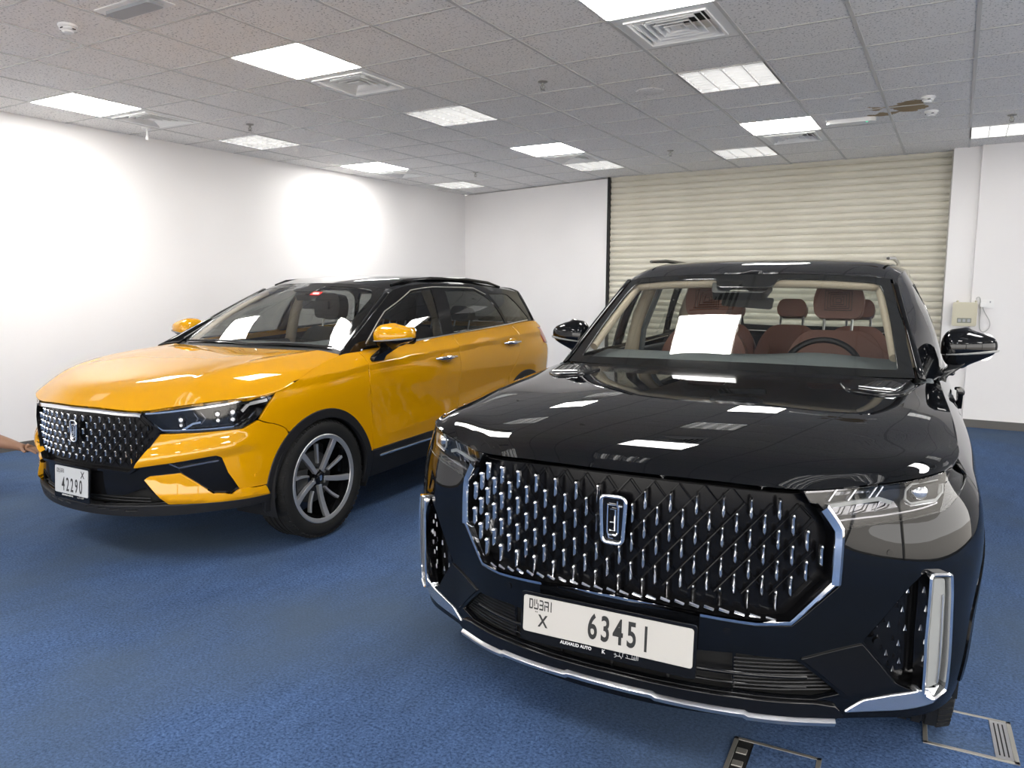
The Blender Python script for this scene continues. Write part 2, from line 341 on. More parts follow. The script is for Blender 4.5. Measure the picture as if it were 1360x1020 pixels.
LABV = {(-2, 2): 'square air vent beside the leftmost LED panel near the left wall', (2, 2): 'square air vent just beyond the LED panel over the yellow SUV', (6, 2): 'largest square air vent at the top of the view', (-2, 8): 'small air vent beyond the LED panel near the back left corner', (2, 8): 'small air vent between the far middle LED panel and a louvred light', (6, 8): 'small air vent beyond the LED panel in front of the shutter'}
for (i, j), k in sorted(CELLS.items(), key=lambda q: (q[0][1] < 0, q[0])):
    x, y = cell_c(i, j)
    if x < WL(y) + .3 or y > 6.6 and x > 1 or x > X1 or y < Y0: continue
    if j < -9: lab_ok = False
    t = protos[k] if k not in used else dup_tree(protos[k]); used.add(k)
    t.location = (x, y, ZC)
    nm = {'led': 'flat LED ceiling panel', 'louvre': 'louvred ceiling light', 'vent': 'square ceiling air vent', 'louvre_on': 'louvred ceiling light'}[k]
    lab = (LABV if k == 'vent' else LABC).get((i, j))
    if not lab:
        t['group'] = nm + 's outside the view'
        side = {-2: 'by the left wall', 2: 'over the left aisle', 5: 'over the middle', 6: 'over the middle', 10: 'right of the black SUV', 14: 'by the glazed right side'}[i]
        dist = 'level with the cars' if j > 0 else ('just behind the camera' if j > -3 else ('well behind the camera' if j > -7 else ('near the shopfront' if j > -10 else 'right at the shopfront')))
        lab = '%s outside the view, %s, %s' % (nm, side, dist if j != 4 and j < 7 else ('beside the cars' if j == 4 else 'toward the back wall'))
    t['label'] = lab
def on_ceiling(name, label, cat, px, py, group=None): return thing(name, label, cat, (px, py, ZC), 0, group)
def sprinkler(px, py, label):
    t = on_ceiling('sprinkler_head', label, 'sprinkler', px, py, 'ceiling sprinklers')
    bm = bmesh.new(); lathe(bm, [(.0001, 0), (.035, 0), (.036, -.004), (.02, -.01), (.0001, -.01)], ax='z', n=20); finish(bm, 'escutcheon', MAT['steel'], t, smooth=True, angle=40)
    bm = bmesh.new(); cyl(bm, (0, 0, -.008), (0, 0, -1), .009, .02, 12)
    for s in (-1, 1): tube(bm, [(s * .009, 0, -.025), (s * .018, 0, -.038), (s * .010, 0, -.052), (0, 0, -.058)], .0035, 6)
    cyl(bm, (0, 0, -.028), (0, 0, -1), .003, .03, 8); finish(bm, 'nozzle', MAT['steel'], t, smooth=True, angle=40)
    bm = bmesh.new(); cyl(bm, (0, 0, -.058), (0, 0, -1), .018, .002, 16); finish(bm, 'deflector', MAT['steel'], t)
def detector(px, py, label):
    t = on_ceiling('smoke_detector', label, 'smoke detector', px, py, 'round white smoke detectors')
    bm = bmesh.new(); lathe(bm, [(.0001, 0), (.052, 0), (.053, -.012), (.049, -.016), (.0001, -.016)], ax='z', n=32); finish(bm, 'base', MAT['white'], t, smooth=True, angle=35)
    bm = bmesh.new(); lathe(bm, [(.0001, -.016), (.043, -.016), (.045, -.024), (.041, -.030), (.030, -.033), (.029, -.043), (.018, -.048), (.0001, -.048)], ax='z', n=32); finish(bm, 'cap', MAT['white'], t, smooth=True, angle=35)
    bm = bmesh.new()
    for k in range(4):
        a = k * math.pi / 2; cyl(bm, (.0425 * math.cos(a), .0425 * math.sin(a), -.0265), (-math.sin(a), math.cos(a), 0), .0035, .02, 8)
    finish(bm, 'slot', MAT['matte_black'], t)

# ------------------------------------------------------------ spline surfaces
def cspline(k, P, t, d=0):
    """natural cubic spline through P (n,...) at knots k, evaluated at t"""
    k = np.asarray(k, float); P = np.asarray(P, float); n = len(k); h = np.diff(k)
    sh = (n - 1,) + (1,) * (P.ndim - 1); A = np.eye(n); B = np.zeros_like(P)
    for i in range(1, n - 1):
        A[i, i - 1] = h[i - 1]; A[i, i] = 2 * (h[i - 1] + h[i]); A[i, i + 1] = h[i]
        B[i] = 6 * ((P[i + 1] - P[i]) / h[i] - (P[i] - P[i - 1]) / h[i - 1])
    M = np.linalg.solve(A, B.reshape(n, -1)).reshape(P.shape)
    t = np.asarray(t, float); i = np.clip(np.searchsorted(k, t) - 1, 0, n - 2)
    tc = np.clip(t, k[0], k[-1]); ex = t - tc
    e = (slice(None),) + (None,) * (P.ndim - 1)
    hi = h[i][e]; a = (k[i + 1] - tc)[e]; b = (tc - k[i])[e]
    v = M[i] * a ** 3 / (6 * hi) + M[i + 1] * b ** 3 / (6 * hi) + (P[i] / hi - M[i] * hi / 6) * a + (P[i + 1] / hi - M[i + 1] * hi / 6) * b
    g = -M[i] * a ** 2 / (2 * hi) + M[i + 1] * b ** 2 / (2 * hi) + (P[i + 1] - P[i]) / hi - (M[i + 1] - M[i]) * hi / 6
    return v + g * ex[e]

class Net:
    """smooth surface through a grid of points rows[v][u]; mirror=True reflects it in x=0 (column 0 on the centre line)"""
    def __init__(s, rows, mirror=True, out=1):
        P = np.array(rows, float)
        if mirror:
            L = P[:, :0:-1].copy(); L[:, :, 0] *= -1
            P = np.concatenate([L, P], 1)
        s.P = P
        du = np.linalg.norm(np.diff(P, axis=1), axis=2).mean(0); dv = np.linalg.norm(np.diff(P, axis=0), axis=2).mean(1)
        s.ku = np.concatenate([[0], np.cumsum(du)]); s.kv = np.concatenate([[0], np.cumsum(dv)])
        if mirror: s.ku -= s.ku[len(s.ku) // 2]
        s.out = out
        # dense table
        s.tu = np.linspace(s.ku[0], s.ku[-1], 360); s.tv = np.linspace(0, s.kv[-1], 90)
        rowsu = np.stack([cspline(s.ku, P[j], s.tu) for j in range(len(P))])
        s.T = cspline(s.kv, rowsu, s.tv)
        s.MU = [s._m(P[j]) for j in range(len(P))]
    def _m(s, Q): return Q
    def p(s, u, v):
        u = np.atleast_1d(np.asarray(u, float)); v = np.atleast_1d(np.asarray(v, float))
        R = np.stack([cspline(s.ku, s.P[j], u) for j in range(len(s.P))])   # rows, n, 3
        n = len(s.kv); W = s._w(v)                                              # n_pts, rows
        return np.einsum('nr,rnc->nc', W, R)
    def _w(s, v): return cspline(s.kv, np.eye(len(s.kv)), v)
    def n(s, u, v, e=1e-3):
        u = np.atleast_1d(np.asarray(u, float)); v = np.atleast_1d(np.asarray(v, float))
        c = np.cross(s.p(u + e, v) - s.p(u - e, v), s.p(u, v + e) - s.p(u, v - e))
        return s.out * c / np.maximum(np.linalg.norm(c, axis=1), 1e-12)[:, None]
    def inv(s, ax, pts, near=None):
        """surface parameters of points given by two coordinates; ax = the coordinate left out"""
        o = [i for i in range(3) if i != ax]; res = []
        T = s.T[:, :, o]
        for q in pts:
            q = np.array(q, float); D = ((T - q) ** 2).sum(2)
            if near is not None: D = D + near(s.T) * 10
            j, i = np.unravel_index(np.argmin(D), D.shape); u, v = s.tu[i], s.tv[j]
            for _ in range(12):
                e = 1e-4; a = s.p([u, u + e, u], [v, v, v + e])[:, o]
                J = np.stack([(a[1] - a[0]) / e, (a[2] - a[0]) / e], 1)
                try: d = np.linalg.solve(J, q - a[0])
                except Exception: break
                d = np.clip(d, -.05, .05)
                u += d[0]; v += d[1]
                if abs(d).max() < 1e-6: break
            res.append((u, v))
        return res
for a in ((-.30, 2.06, 'ceiling sprinkler beside the louvred light near the left wall'), (2.70, 2.12, 'nearest ceiling sprinkler, in the middle of the ceiling'), (2.63, 5.18, 'ceiling sprinkler left of the far LED panel in front of the shutter'),
          (-.02, 5.42, 'ceiling sprinkler near the back left corner of the room'), (5.70, 5.0, 'ceiling sprinkler above the brightly lit louvred light at the right edge')): sprinkler(*a)
detector(.88, -.27, 'round smoke detector at the top left of the ceiling'); detector(5.10, 3.96, 'nearer of the two round smoke detectors beside the brown ceiling stain'); detector(5.11, 4.50, 'farther of the two round smoke detectors beside the brown ceiling stain')
t = on_ceiling('emergency_light', 'recessed rectangular emergency light at the top left of the ceiling', 'emergency light', 1.47, -.25)
bm = bmesh.new()
prism(bm, rrect(.46, .17, .004, 2), -.005, .0); finish(bm, 'frame', MAT['white'], t)
bm = bmesh.new(); prism(bm, rrect(.38, .10, .02, 4), -.022, -.004); finish(bm, 'lamp_cover', MAT['plate_grey'], t, bevel=.008)
t = on_ceiling('emergency_light', 'slim white emergency light with a green indicator near the shutter', 'emergency light', 4.49, 4.52)
bm = bmesh.new(); prism(bm, rrect(.40, .10, .045, 6), -.035, 0); finish(bm, 'body', MAT['white'], t, bevel=.008)
bm = bmesh.new(); cyl(bm, (.13, -.02, -.0345), (0, 0, -1), .008, .003, 12); finish(bm, 'indicator', mat('green_led', (.02, .5, .2), .3, emit=(.03, .8, .35), es=1.2), t)
def speaker_disc(px, py, r, label):
    bm = bmesh.new(); lathe(bm, [(.0001, -.004), (r, -.004), (r + .006, -.002), (r + .006, 0), (.0001, 0)], ax='z', n=32)
    o = finish(bm, 'ceiling_speaker', MAT['tile'], smooth=True, angle=40); o.location = (px, py, ZC); tag(o, label, 'ceiling speaker')
speaker_disc(3.28, 2.76, .10, 'round flush ceiling speaker left of the big louvred light'); speaker_disc(4.61, 3.78, .05, 'small round flush ceiling cover left of the brown ceiling stain')
t = on_ceiling('hanging_sensor', 'small white sensor hanging under the ceiling vent near the left wall', 'sensor', -1.27, 1.69)
bm = bmesh.new(); cyl(bm, (0, 0, 0), (0, 0, -1), .045, .012, 20); finish(bm, 'mount', MAT['white'], t, smooth=True, angle=40)
bm = bmesh.new(); cyl(bm, (0, 0, -.012), (0, 0, -1), .008, .06, 10); finish(bm, 'stem', MAT['white'], t, smooth=True, angle=40)
bm = bmesh.new(); cyl(bm, (0, 0, -.07), (0, 0, -1), .014, .04, 14); finish(bm, 'sensor_tip', MAT['white'], t, smooth=True, angle=40)
# wall control box with its cable, and the socket
t = thing('control_box', 'cream control box with three small windows on the right wall', 'control box', (5.472, 6.44, 1.20))
CB = mat('cream_plastic', (.55, .52, .40), .45)
bm = bmesh.new(); prism(bm, rrect(.225, .25, .02, 4), 0, .07, Matrix.Rotation(R(90), 4, 'X')); finish(bm, 'case', CB, t, bevel=.006)
bm = bmesh.new(); prism(bm, rrect(.195, .22, .014, 4), .07, .078, Matrix.Rotation(R(90), 4, 'X')); finish(bm, 'cover', CB, t, bevel=.003)
bm = bmesh.new(); prism(bm, rrect(.13, .052, .004, 2, 0, -.065), .078, .08, Matrix.Rotation(R(90), 4, 'X')); finish(bm, 'window_strip', mat('grey_window', (.20, .21, .17), .3), t)
for k in range(3):
    bm = bmesh.new(); prism(bm, rrect(.026, .03, .003, 2, -.042 + .042 * k, -.065), .08, .084, Matrix.Rotation(R(90), 4, 'X')); finish(bm, 'button', MAT['plate_grey'], t)
for x in (-.07, .097):
    bm = bmesh.new(); cyl(bm, (x, -.035, .122), (0, 0, 1), .011, .022, 12); finish(bm, 'cable_gland', CB, t, smooth=True, angle=40)
t2 = thing('wall_socket', 'white double wall socket with a plug beside the cream control box', 'socket', (5.665, 6.44, 1.31))
bm = bmesh.new(); prism(bm, rrect(.125, .088, .008, 3), 0, .012, Matrix.Rotation(R(90), 4, 'X')); finish(bm, 'face_plate', MAT['white'], t2, bevel=.003)
bm = bmesh.new(); prism(bm, rrect(.05, .048, .01, 3, -.032, -.01), .012, .045, Matrix.Rotation(R(90), 4, 'X')); finish(bm, 'plug', MAT['white'], t2, bevel=.005)
bm = bmesh.new(); prism(bm, rrect(.012, .018, .002, 2, .03, .02), .012, .016, Matrix.Rotation(R(90), 4, 'X')); finish(bm, 'switch', MAT['plate_grey'], t2)
bm = bmesh.new(); P = [(5.569, 6.405, 1.349), (5.570, 6.40, 1.37), (5.588, 6.40, 1.38), (5.607, 6.41, 1.34), (5.612, 6.42, 1.2), (5.615, 6.42, 1.08), (5.63, 6.42, 1.03), (5.66, 6.42, 1.02), (5.70, 6.42, 1.06), (5.70, 6.415, 1.13), (5.665, 6.41, 1.20), (5.637, 6.405, 1.26), (5.633, 6.40, 1.276)]
P = [tuple(v) for v in cspline(np.arange(len(P)), np.array(P), np.linspace(0, len(P) - 1, 60))]
tube(bm, P, .0045, 8); tag(finish(bm, 'power_cable', mat('grey_cable', (.45, .45, .44), .5), smooth=True, angle=60), 'thin grey cable looping from the cream control box to the socket', 'cable')
# floor boxes
def floor_box(loc, rz, w, d, label, openn):
    t = thing('floor_box', label, 'floor box', loc, rz)
    bm = bmesh.new()
    e = .014
    for a in ((-w / 2, w / 2, -d / 2, -d / 2 + e), (-w / 2, w / 2, d / 2 - e, d / 2), (w / 2 - e, w / 2, -d / 2, d / 2)): box(bm, *a, .0, .004)
    box(bm, -w / 2, -w / 2 + e, -d / 2, d / 2, 0, .004); finish(bm, 'frame', MAT['steel'], t, bevel=.001)
    if openn:
        bm = bmesh.new(); box(bm, -w / 2 + e, -w / 2 + .06, -d / 2 + e, d / 2 - e, .0, .0015); finish(bm, 'cable_slot', MAT['dark'], t)
        bm = bmesh.new()
        for k in range(3): box(bm, -w / 2 + .018, -w / 2 + .05, -d / 2 + .03 + k * .07, -d / 2 + .06 + k * .07, .0015, .006)
        finish(bm, 'bracket', MAT['steel'], t, bevel=.002)
    else:
        bm = bmesh.new(); box(bm, w / 2 - .062, w / 2 - e, -d / 2 + e, d / 2 - e, 0, .0035)
        finish(bm, 'cable_flap', MAT['satin'], t)
        bm = bmesh.new()
        for k in range(3): box(bm, w / 2 - .052 + k * .012, w / 2 - .048 + k * .012, -d / 2 + .03, d / 2 - .03, .0035, .0045)
        finish(bm, 'groove', MAT['matte_black'], t)
    bm = bmesh.new(); box(bm, -w / 2 + (.062 if openn else e), w / 2 - (e if openn else .064), -d / 2 + e, d / 2 - e, 0, .003); finish(bm, 'carpet_lid', MAT['carpet'], t)
floor_box((5.005, -.72, 0), R(3), .26, .26, 'open metal floor box frame in the carpet in front of the black SUV bumper', True)
floor_box((5.515, -.19, 0), R(3), .26, .26, 'metal framed floor box with a grey flap beside the black SUV tyre', False)

# ------------------------------------------------------------ body panel builders
def F(net, pts): return net.inv(1, pts, lambda T: (T[..., 1] > 1.2) * 1.)
def S(net, pts): return net.inv(0, pts, lambda T: (T[..., 0] < .3) * 1.)
def T_(net, pts): return net.inv(2, pts)
def mir(h):
    """half outline, u>=0, from top centre round to bottom centre -> closed symmetric outline"""
    return list(h) + [(-u, v) for u, v in reversed(h) if u > 1e-4]
def flip(L): return [(-u, v) for u, v in reversed(L)]
def offs(net, uv, off):
    U = np.array(uv); P = net.p(U[:, 0], U[:, 1]); Nn = net.n(U[:, 0], U[:, 1]); return P + Nn * (off(P) if callable(off) else off)[..., None] if callable(off) else P + Nn * off
def patch(net, loops, name, m_, parent, off=0.0, th=.012, cell=.04, cut=None, bev=.0022, label=None, smooth_rim=True, walls=None, cellv=None):
    """one panel of a body surface: outline + holes in surface coordinates, own thickness and softly rolled edge.
    walls=d turns it into a recess: the floor lies d below the surface and walls rise from it to the surface"""
    lp = [[Vector((u, v, 0)) for u, v in L] for L in loops]; flat = [p for L in lp for p in L]
    bm = bmesh.new(); V = [bm.verts.new(p) for p in flat]
    for t in tessellate_polygon(lp):
        try: bm.faces.new([V[i] for i in t])
        except ValueError: pass
    bmesh.ops.remove_doubles(bm, verts=bm.verts, dist=1e-6)
    us = [p.x for p in flat]; vv = [p.y for p in flat]
    def cutat(c, n_): bmesh.ops.bisect_plane(bm, geom=bm.verts[:] + bm.edges[:] + bm.faces[:], plane_co=c, plane_no=n_, dist=1e-5)
    k = math.floor(min(us) / cell) + 1
    while k * cell < max(us) - 1e-4: cutat((k * cell, 0, 0), (1, 0, 0)); k += 1
    cv = cellv or cell; k = math.floor(min(vv) / cv) + 1
    while k * cv < max(vv) - 1e-4: cutat((0, k * cv, 0), (0, 1, 0)); k += 1
    if cut:
        kill = [f for f in bm.faces if cut(net.p([f.calc_center_median().x], [f.calc_center_median().y])[0])]
        bmesh.ops.delete(bm, geom=kill, context='FACES')
    bm.verts.index_update(); bm.verts.ensure_lookup_table()
    U = np.array([(v.co.x, v.co.y) for v in bm.verts])
    P = net.p(U[:, 0], U[:, 1]); Nn = net.n(U[:, 0], U[:, 1]); d = (np.array([off(q) for q in P])[:, None] if callable(off) else off)
    P = P + Nn * d
    if callable(off):     # normals of the displaced surface
        e = 2e-3
        def pp(u, v): q = net.p(u, v); return q + net.n(u, v) * np.array([off(x) for x in q])[:, None]
        c_ = np.cross(pp(U[:, 0] + e, U[:, 1]) - pp(U[:, 0] - e, U[:, 1]), pp(U[:, 0], U[:, 1] + e) - pp(U[:, 0], U[:, 1] - e)); Nn = net.out * c_ / np.linalg.norm(c_, axis=1)[:, None]
    be = [(e.verts[0].index, e.verts[1].index, e.link_faces[0].calc_center_median().copy()) for e in bm.edges if len(e.link_faces) == 1]
    faces = [[v.index for v in f.verts] for f in bm.faces]; bm.free()
    # outward edge directions
    n0 = len(P); Tn = np.zeros((n0, 3))
    for a, b_, c_ in be:
        ev = P[b_] - P[a]; o = np.cross(ev, Nn[a]); cen = net.p([c_.x], [c_.y])[0] + Nn[a] * (0 if callable(off) else off)
        if np.dot(o, cen - P[a]) > 0: o = -o
        L_ = np.linalg.norm(o)
        if L_ > 1e-9: Tn[a] += o / L_; Tn[b_] += o / L_
    ln = np.linalg.norm(Tn, axis=1); bi = np.where(ln > 1e-9)[0]; Tn[bi] /= ln[bi][:, None]
    verts = list(P); norms = list(Nn); F_ = []
    for f in faces:
        a, b_, c_ = (P[i] for i in f[:3]); nrm = np.zeros(3)
        for i in range(len(f)): nrm += np.cross(P[f[i]] - P[f[0]], P[f[(i + 1) % len(f)]] - P[f[0]])
        F_.append(f if np.dot(nrm, Nn[f[0]]) > 0 else f[::-1])
    rings = [dict() for _ in range(3)]
    for i in bi:
        if walls: spec = [(0, walls, -Tn[i]), (0, walls, -Tn[i])][:1] + []; 
        if walls:
            q0 = len(verts); verts.append(P[i]); norms.append(-Tn[i]); rings[0][i] = q0
            verts.append(P[i] + Nn[i] * walls); norms.append(-Tn[i]); rings[1][i] = q0 + 1
        else:
            q0 = len(verts)
            verts.append(P[i] + Tn[i] * bev * .8 - Nn[i] * bev); nn = Nn[i] * .35 + Tn[i]; norms.append(nn / np.linalg.norm(nn)); rings[0][i] = q0
            verts.append(P[i] + Tn[i] * bev * .8 - Nn[i] * th); norms.append(Tn[i]); rings[1][i] = q0 + 1
    for a, b_, _ in be:
        if a not in rings[0] or b_ not in rings[0]: continue
        chain = [(rings[0], rings[1])] if walls else [(None, rings[0]), (rings[0], rings[1])]
        for r0, r1_ in chain:
            q = [a if r0 is None else r0[a], b_ if r0 is None else r0[b_], r1_[b_], r1_[a]]
            A_, B_, C_ = verts[q[0]], verts[q[1]], verts[q[2]]; g = np.cross(B_ - A_, C_ - A_); want = norms[q[2]]
            F_.append(q if np.dot(g, want) > 0 else q[::-1])
    me = bpy.data.meshes.new(name); me.from_pydata([tuple(v) for v in verts], [], F_); me.update()
    me.polygons.foreach_set('use_smooth', [True] * len(me.polygons)); me.normals_split_custom_set_from_vertices([tuple(n_) for n_ in norms])
    return link(name, me, m_, parent, label)
def pair(net, L, name, m_, parent, **k):
    a = patch(net, L if isinstance(L[0], list) else [L], name, m_, parent, **k); b_ = patch(net, [flip(x) for x in (L if isinstance(L[0], list) else [L])], name, m_, parent, **k); return a, b_
def strip(net, path, prof, name, m_, parent, off=0, closed=False, step=.02, label=None, mirror=False, taper=None, lift=None, smooth=True, ang=40):
    """moulding swept along a surface path; prof = closed cross-section [(across, out)]"""
    out = []
    for sgn in ((1, -1) if mirror else (1,)):
        Q = [(u * sgn, v) for u, v in path]; pts = []
        if closed: Q = Q + [Q[0]]
        for a, b_ in zip(Q, Q[1:]):
            n_ = max(1, int(math.hypot(b_[0] - a[0], b_[1] - a[1]) / step)); pts += [(a[0] + (b_[0] - a[0]) * i / n_, a[1] + (b_[1] - a[1]) * i / n_) for i in range(n_)]
        if not closed: pts.append(Q[-1])
        U = np.array(pts); P = net.p(U[:, 0], U[:, 1]); Nn = net.n(U[:, 0], U[:, 1]); n_ = len(P)
        bm = bmesh.new(); rings = []
        for i in range(n_):
            a = P[(i - 1) % n_] if closed or i else P[i]; b_ = P[(i + 1) % n_] if closed or i < n_ - 1 else P[i]
            t = (b_ - a) / np.linalg.norm(b_ - a); s = np.cross(t, Nn[i]); s /= np.linalg.norm(s); s = s * sgn
            k = taper(i / max(1, n_ - 1)) if taper else 1
            # mitre width at corners
            if (closed or 0 < i < n_ - 1):
                t1 = P[i] - P[(i - 1) % n_]; t2 = P[(i + 1) % n_] - P[i]; c_ = np.dot(t1, t2) / (np.linalg.norm(t1) * np.linalg.norm(t2) + 1e-12); k2 = 1 / max(.55, math.sqrt(max(0, (1 + c_) / 2)))
            else: k2 = 1
            rings.append([bm.verts.new(P[i] + s * p_ * k * k2 + Nn[i] * (q_ * (k if taper else 1) + off)) for p_, q_ in prof])
        for i in range(n_ if closed else n_ - 1):
            A, B = rings[i], rings[(i + 1) % n_]
            for j in range(len(prof)): bm.faces.new((A[j], A[(j + 1) % len(prof)], B[(j + 1) % len(prof)], B[j]))
        if not closed: bm.faces.new(rings[0][::-1]); bm.faces.new(rings[-1])
        o = finish(bm, name, m_, parent, smooth=smooth, angle=ang, label=label); out.append(o)
    return out
def rprof(w, h, r=None, base=0):
    r = r or min(w, h) * .35
    return [(-w / 2, base), (-w / 2, base + h - r), (-w / 2 + r * .3, base + h - r * .3), (-w / 2 + r, base + h), (w / 2 - r, base + h), (w / 2 - r * .3, base + h - r * .3), (w / 2, base + h - r), (w / 2, base)]
def uvline(net, fn, pts): return fn(net, pts)
def text_mesh(body, size, name, m_, parent, M, sx=1.0, depth=.0006, bold=0.0, align='LEFT', label=None):
    cu = bpy.data.curves.new(name, 'FONT'); cu.body = body; cu.size = size; cu.extrude = depth; cu.offset = bold; cu.align_x = align; cu.align_y = 'CENTER'; cu.resolution_u = 4
    to = bpy.data.objects.new(name + '_tmp', cu); COL.objects.link(to); bpy.context.view_layer.update()
    me = bpy.data.meshes.new_from_object(to.evaluated_get(bpy.context.evaluated_depsgraph_get())); bpy.data.objects.remove(to); bpy.data.curves.remove(cu)
    me.name = name; me.transform(M @ Matrix.Diagonal((sx, 1, 1, 1))); me.materials.clear(); return link(name, me, m_, parent, label)
# ------------------------------------------------------------ body surfaces (car frame: x to the car's left, y backwards from the nose, z up)
def wrap(plan, E, zs, prof):
    """lower body: plan = outline points at mid height, E = upper edge points, zs[r] heights, prof[r](x,y)->inset"""
    rows = []
    for r in range(len(zs)):
        row = []
        for c, (x, y) in enumerate(plan):
            z = zs[r][c] if hasattr(zs[r], '__len__') else zs[r]
            a = plan[max(c - 1, 0)]; b = plan[min(c + 1, len(plan) - 1)]
            tx, ty = b[0] - a[0], b[1] - a[1]
            if c == 0: tx, ty = 1, 0
            if c == len(plan) - 1: tx, ty = -1, 0
            l = math.hypot(tx, ty); nx, ny = ty / l, -tx / l
            k = prof[r][c] if hasattr(prof[r], '__len__') else prof[r]
            row.append((x + nx * k if c not in (0, len(plan) - 1) else 0, y + ny * k, z))
        rows.append(row)
    rows.append(list(E))
    return rows
# black car
B_plan = [(0, 0), (.3, .035), (.5, .11), (.62, .178), (.76, .245), (.86, .315), (.938, .44), (.953, .62), (.957, .95), (.955, 1.5), (.955, 2.5), (.96, 3.3), (.96, 3.82), (.93, 4.3), (.80, 4.62), (.4, 4.75), (0, 4.78)]
B_E = [(0, .012, .908), (.3, .045, .903), (.5, .12, .888), (.613, .196, .893), (.743, .262, .912), (.835, .343, .933), (.872, .475, .945), (.880, .66, .965), (.875, .95, 1.0), (.85, 1.5, 1.055), (.875, 2.5, 1.08), (.87, 3.3, 1.10), (.85, 3.9, 1.12), (.79, 4.3, 1.13), (.68, 4.55, 1.12), (.35, 4.68, 1.1), (0, 4.70, 1.1)]
B_z = [[.225] * 6 + [.245, .265] + [.27] * 9, .36, .52, .68, [.80] * 6 + [.82, .84, .86] + [.88] * 8]
B_in = [[-.015] * 6 + [-.03] * 11, [0] * 17, [0.004] * 17, [0] * 6 + [.006] * 11, [-.003] * 3 + [-.012, -.016, -.017, -.014, -.009] + [-.004] * 9]
B_W = Net(wrap(B_plan, B_E, B_z, B_in), out=1)
B_hood = Net([
    [(0, .012, .908), (.3, .045, .903), (.5, .12, .888), (.613, .196, .893), (.743, .262, .912), (.835, .343, .933)],
    [(0, .05, .945), (.3, .085, .940), (.5, .165, .930), (.64, .25, .935), (.77, .335, .946), (.872, .475, .945)],
    [(0, .18, .992), (.3, .21, .987), (.5, .29, .977), (.66, .40, .975), (.79, .50, .972), (.880, .66, .965)],
    [(0, .45, 1.034), (.3, .47, 1.030), (.5, .54, 1.020), (.66, .64, 1.013), (.79, .76, 1.008), (.875, .95, 1.0)],
    [(0, .78, 1.062), (.3, .79, 1.058), (.48, .85, 1.049), (.64, .94, 1.042), (.76, 1.06, 1.038), (.862, 1.24, 1.03)],
    [(0, 1.08, 1.077), (.25, 1.09, 1.075), (.45, 1.14, 1.070), (.6, 1.23, 1.067), (.73, 1.34, 1.068), (.85, 1.5, 1.055)]], out=1)
B_cowl = Net([
    [(0, 1.078, 1.072), (.25, 1.088, 1.070), (.45, 1.138, 1.065), (.6, 1.228, 1.062), (.72, 1.33, 1.062)],
    [(0, 1.19, 1.080), (.25, 1.20, 1.079), (.46, 1.24, 1.075), (.61, 1.30, 1.072), (.735, 1.375, 1.070)],
    [(0, 1.31, 1.094), (.25, 1.318, 1.093), (.47, 1.345, 1.089), (.62, 1.385, 1.084), (.75, 1.425, 1.081)]], out=1)
B_ws = Net([
    [(0, 1.30, 1.088), (.2, 1.306, 1.088), (.4, 1.327, 1.086), (.58, 1.368, 1.082), (.7, 1.405, 1.080), (.772, 1.432, 1.080)],
    [(0, 1.582, 1.310), (.2, 1.587, 1.310), (.38, 1.608, 1.307), (.54, 1.648, 1.300), (.65, 1.69, 1.291), (.705, 1.715, 1.289)],
    [(0, 1.905, 1.510), (.18, 1.908, 1.509), (.36, 1.92, 1.505), (.5, 1.945, 1.498), (.59, 1.972, 1.491), (.64, 1.995, 1.485)]], out=1)
B_roof = Net([
    [(0, 1.905, 1.510), (.3, 1.914, 1.507), (.5, 1.945, 1.498), (.6, 1.976, 1.490), (.66, 2.02, 1.478)],
    [(0, 2.08, 1.562), (.3, 2.09, 1.56), (.5, 2.12, 1.552), (.6, 2.14, 1.54), (.675, 2.17, 1.512)],
    [(0, 2.4, 1.60), (.3, 2.4, 1.598), (.5, 2.42, 1.588), (.61, 2.43, 1.572), (.69, 2.45, 1.535)],
    [(0, 2.9, 1.615), (.3, 2.9, 1.613), (.5, 2.9, 1.603), (.62, 2.9, 1.585), (.70, 2.9, 1.548)],
    [(0, 3.5, 1.61), (.3, 3.5, 1.608), (.5, 3.5, 1.598), (.62, 3.5, 1.58), (.70, 3.5, 1.545)],
    [(0, 4.1, 1.58), (.3, 4.1, 1.577), (.5, 4.1, 1.567), (.6, 4.1, 1.55), (.68, 4.1, 1.515)],
    [(0, 4.6, 1.53), (.3, 4.59, 1.527), (.45, 4.57, 1.517), (.55, 4.53, 1.50), (.62, 4.5, 1.465)]], out=1)
B_side = Net([
    [(.80, 1.47, 1.055), (.862, 1.75, 1.058), (.875, 2.5, 1.08), (.87, 3.3, 1.10), (.85, 3.9, 1.12), (.79, 4.3, 1.13)],
    [(.728, 1.73, 1.27), (.80, 2.0, 1.28), (.805, 2.5, 1.31), (.80, 3.3, 1.33), (.775, 3.95, 1.33), (.72, 4.38, 1.32)],
    [(.66, 2.02, 1.478), (.675, 2.17, 1.512), (.69, 2.5, 1.537), (.70, 3.3, 1.545), (.68, 4.1, 1.515), (.62, 4.5, 1.465)]], mirror=False, out=1)
B_back = Net([
    [(0, 4.70, 1.1), (.35, 4.68, 1.1), (.68, 4.55, 1.12), (.79, 4.3, 1.13)],
    [(0, 4.72, 1.3), (.33, 4.70, 1.3), (.60, 4.62, 1.31), (.72, 4.42, 1.32)],
    [(0, 4.6, 1.53), (.3, 4.59, 1.527), (.55, 4.53, 1.50), (.62, 4.5, 1.465)]], out=1)
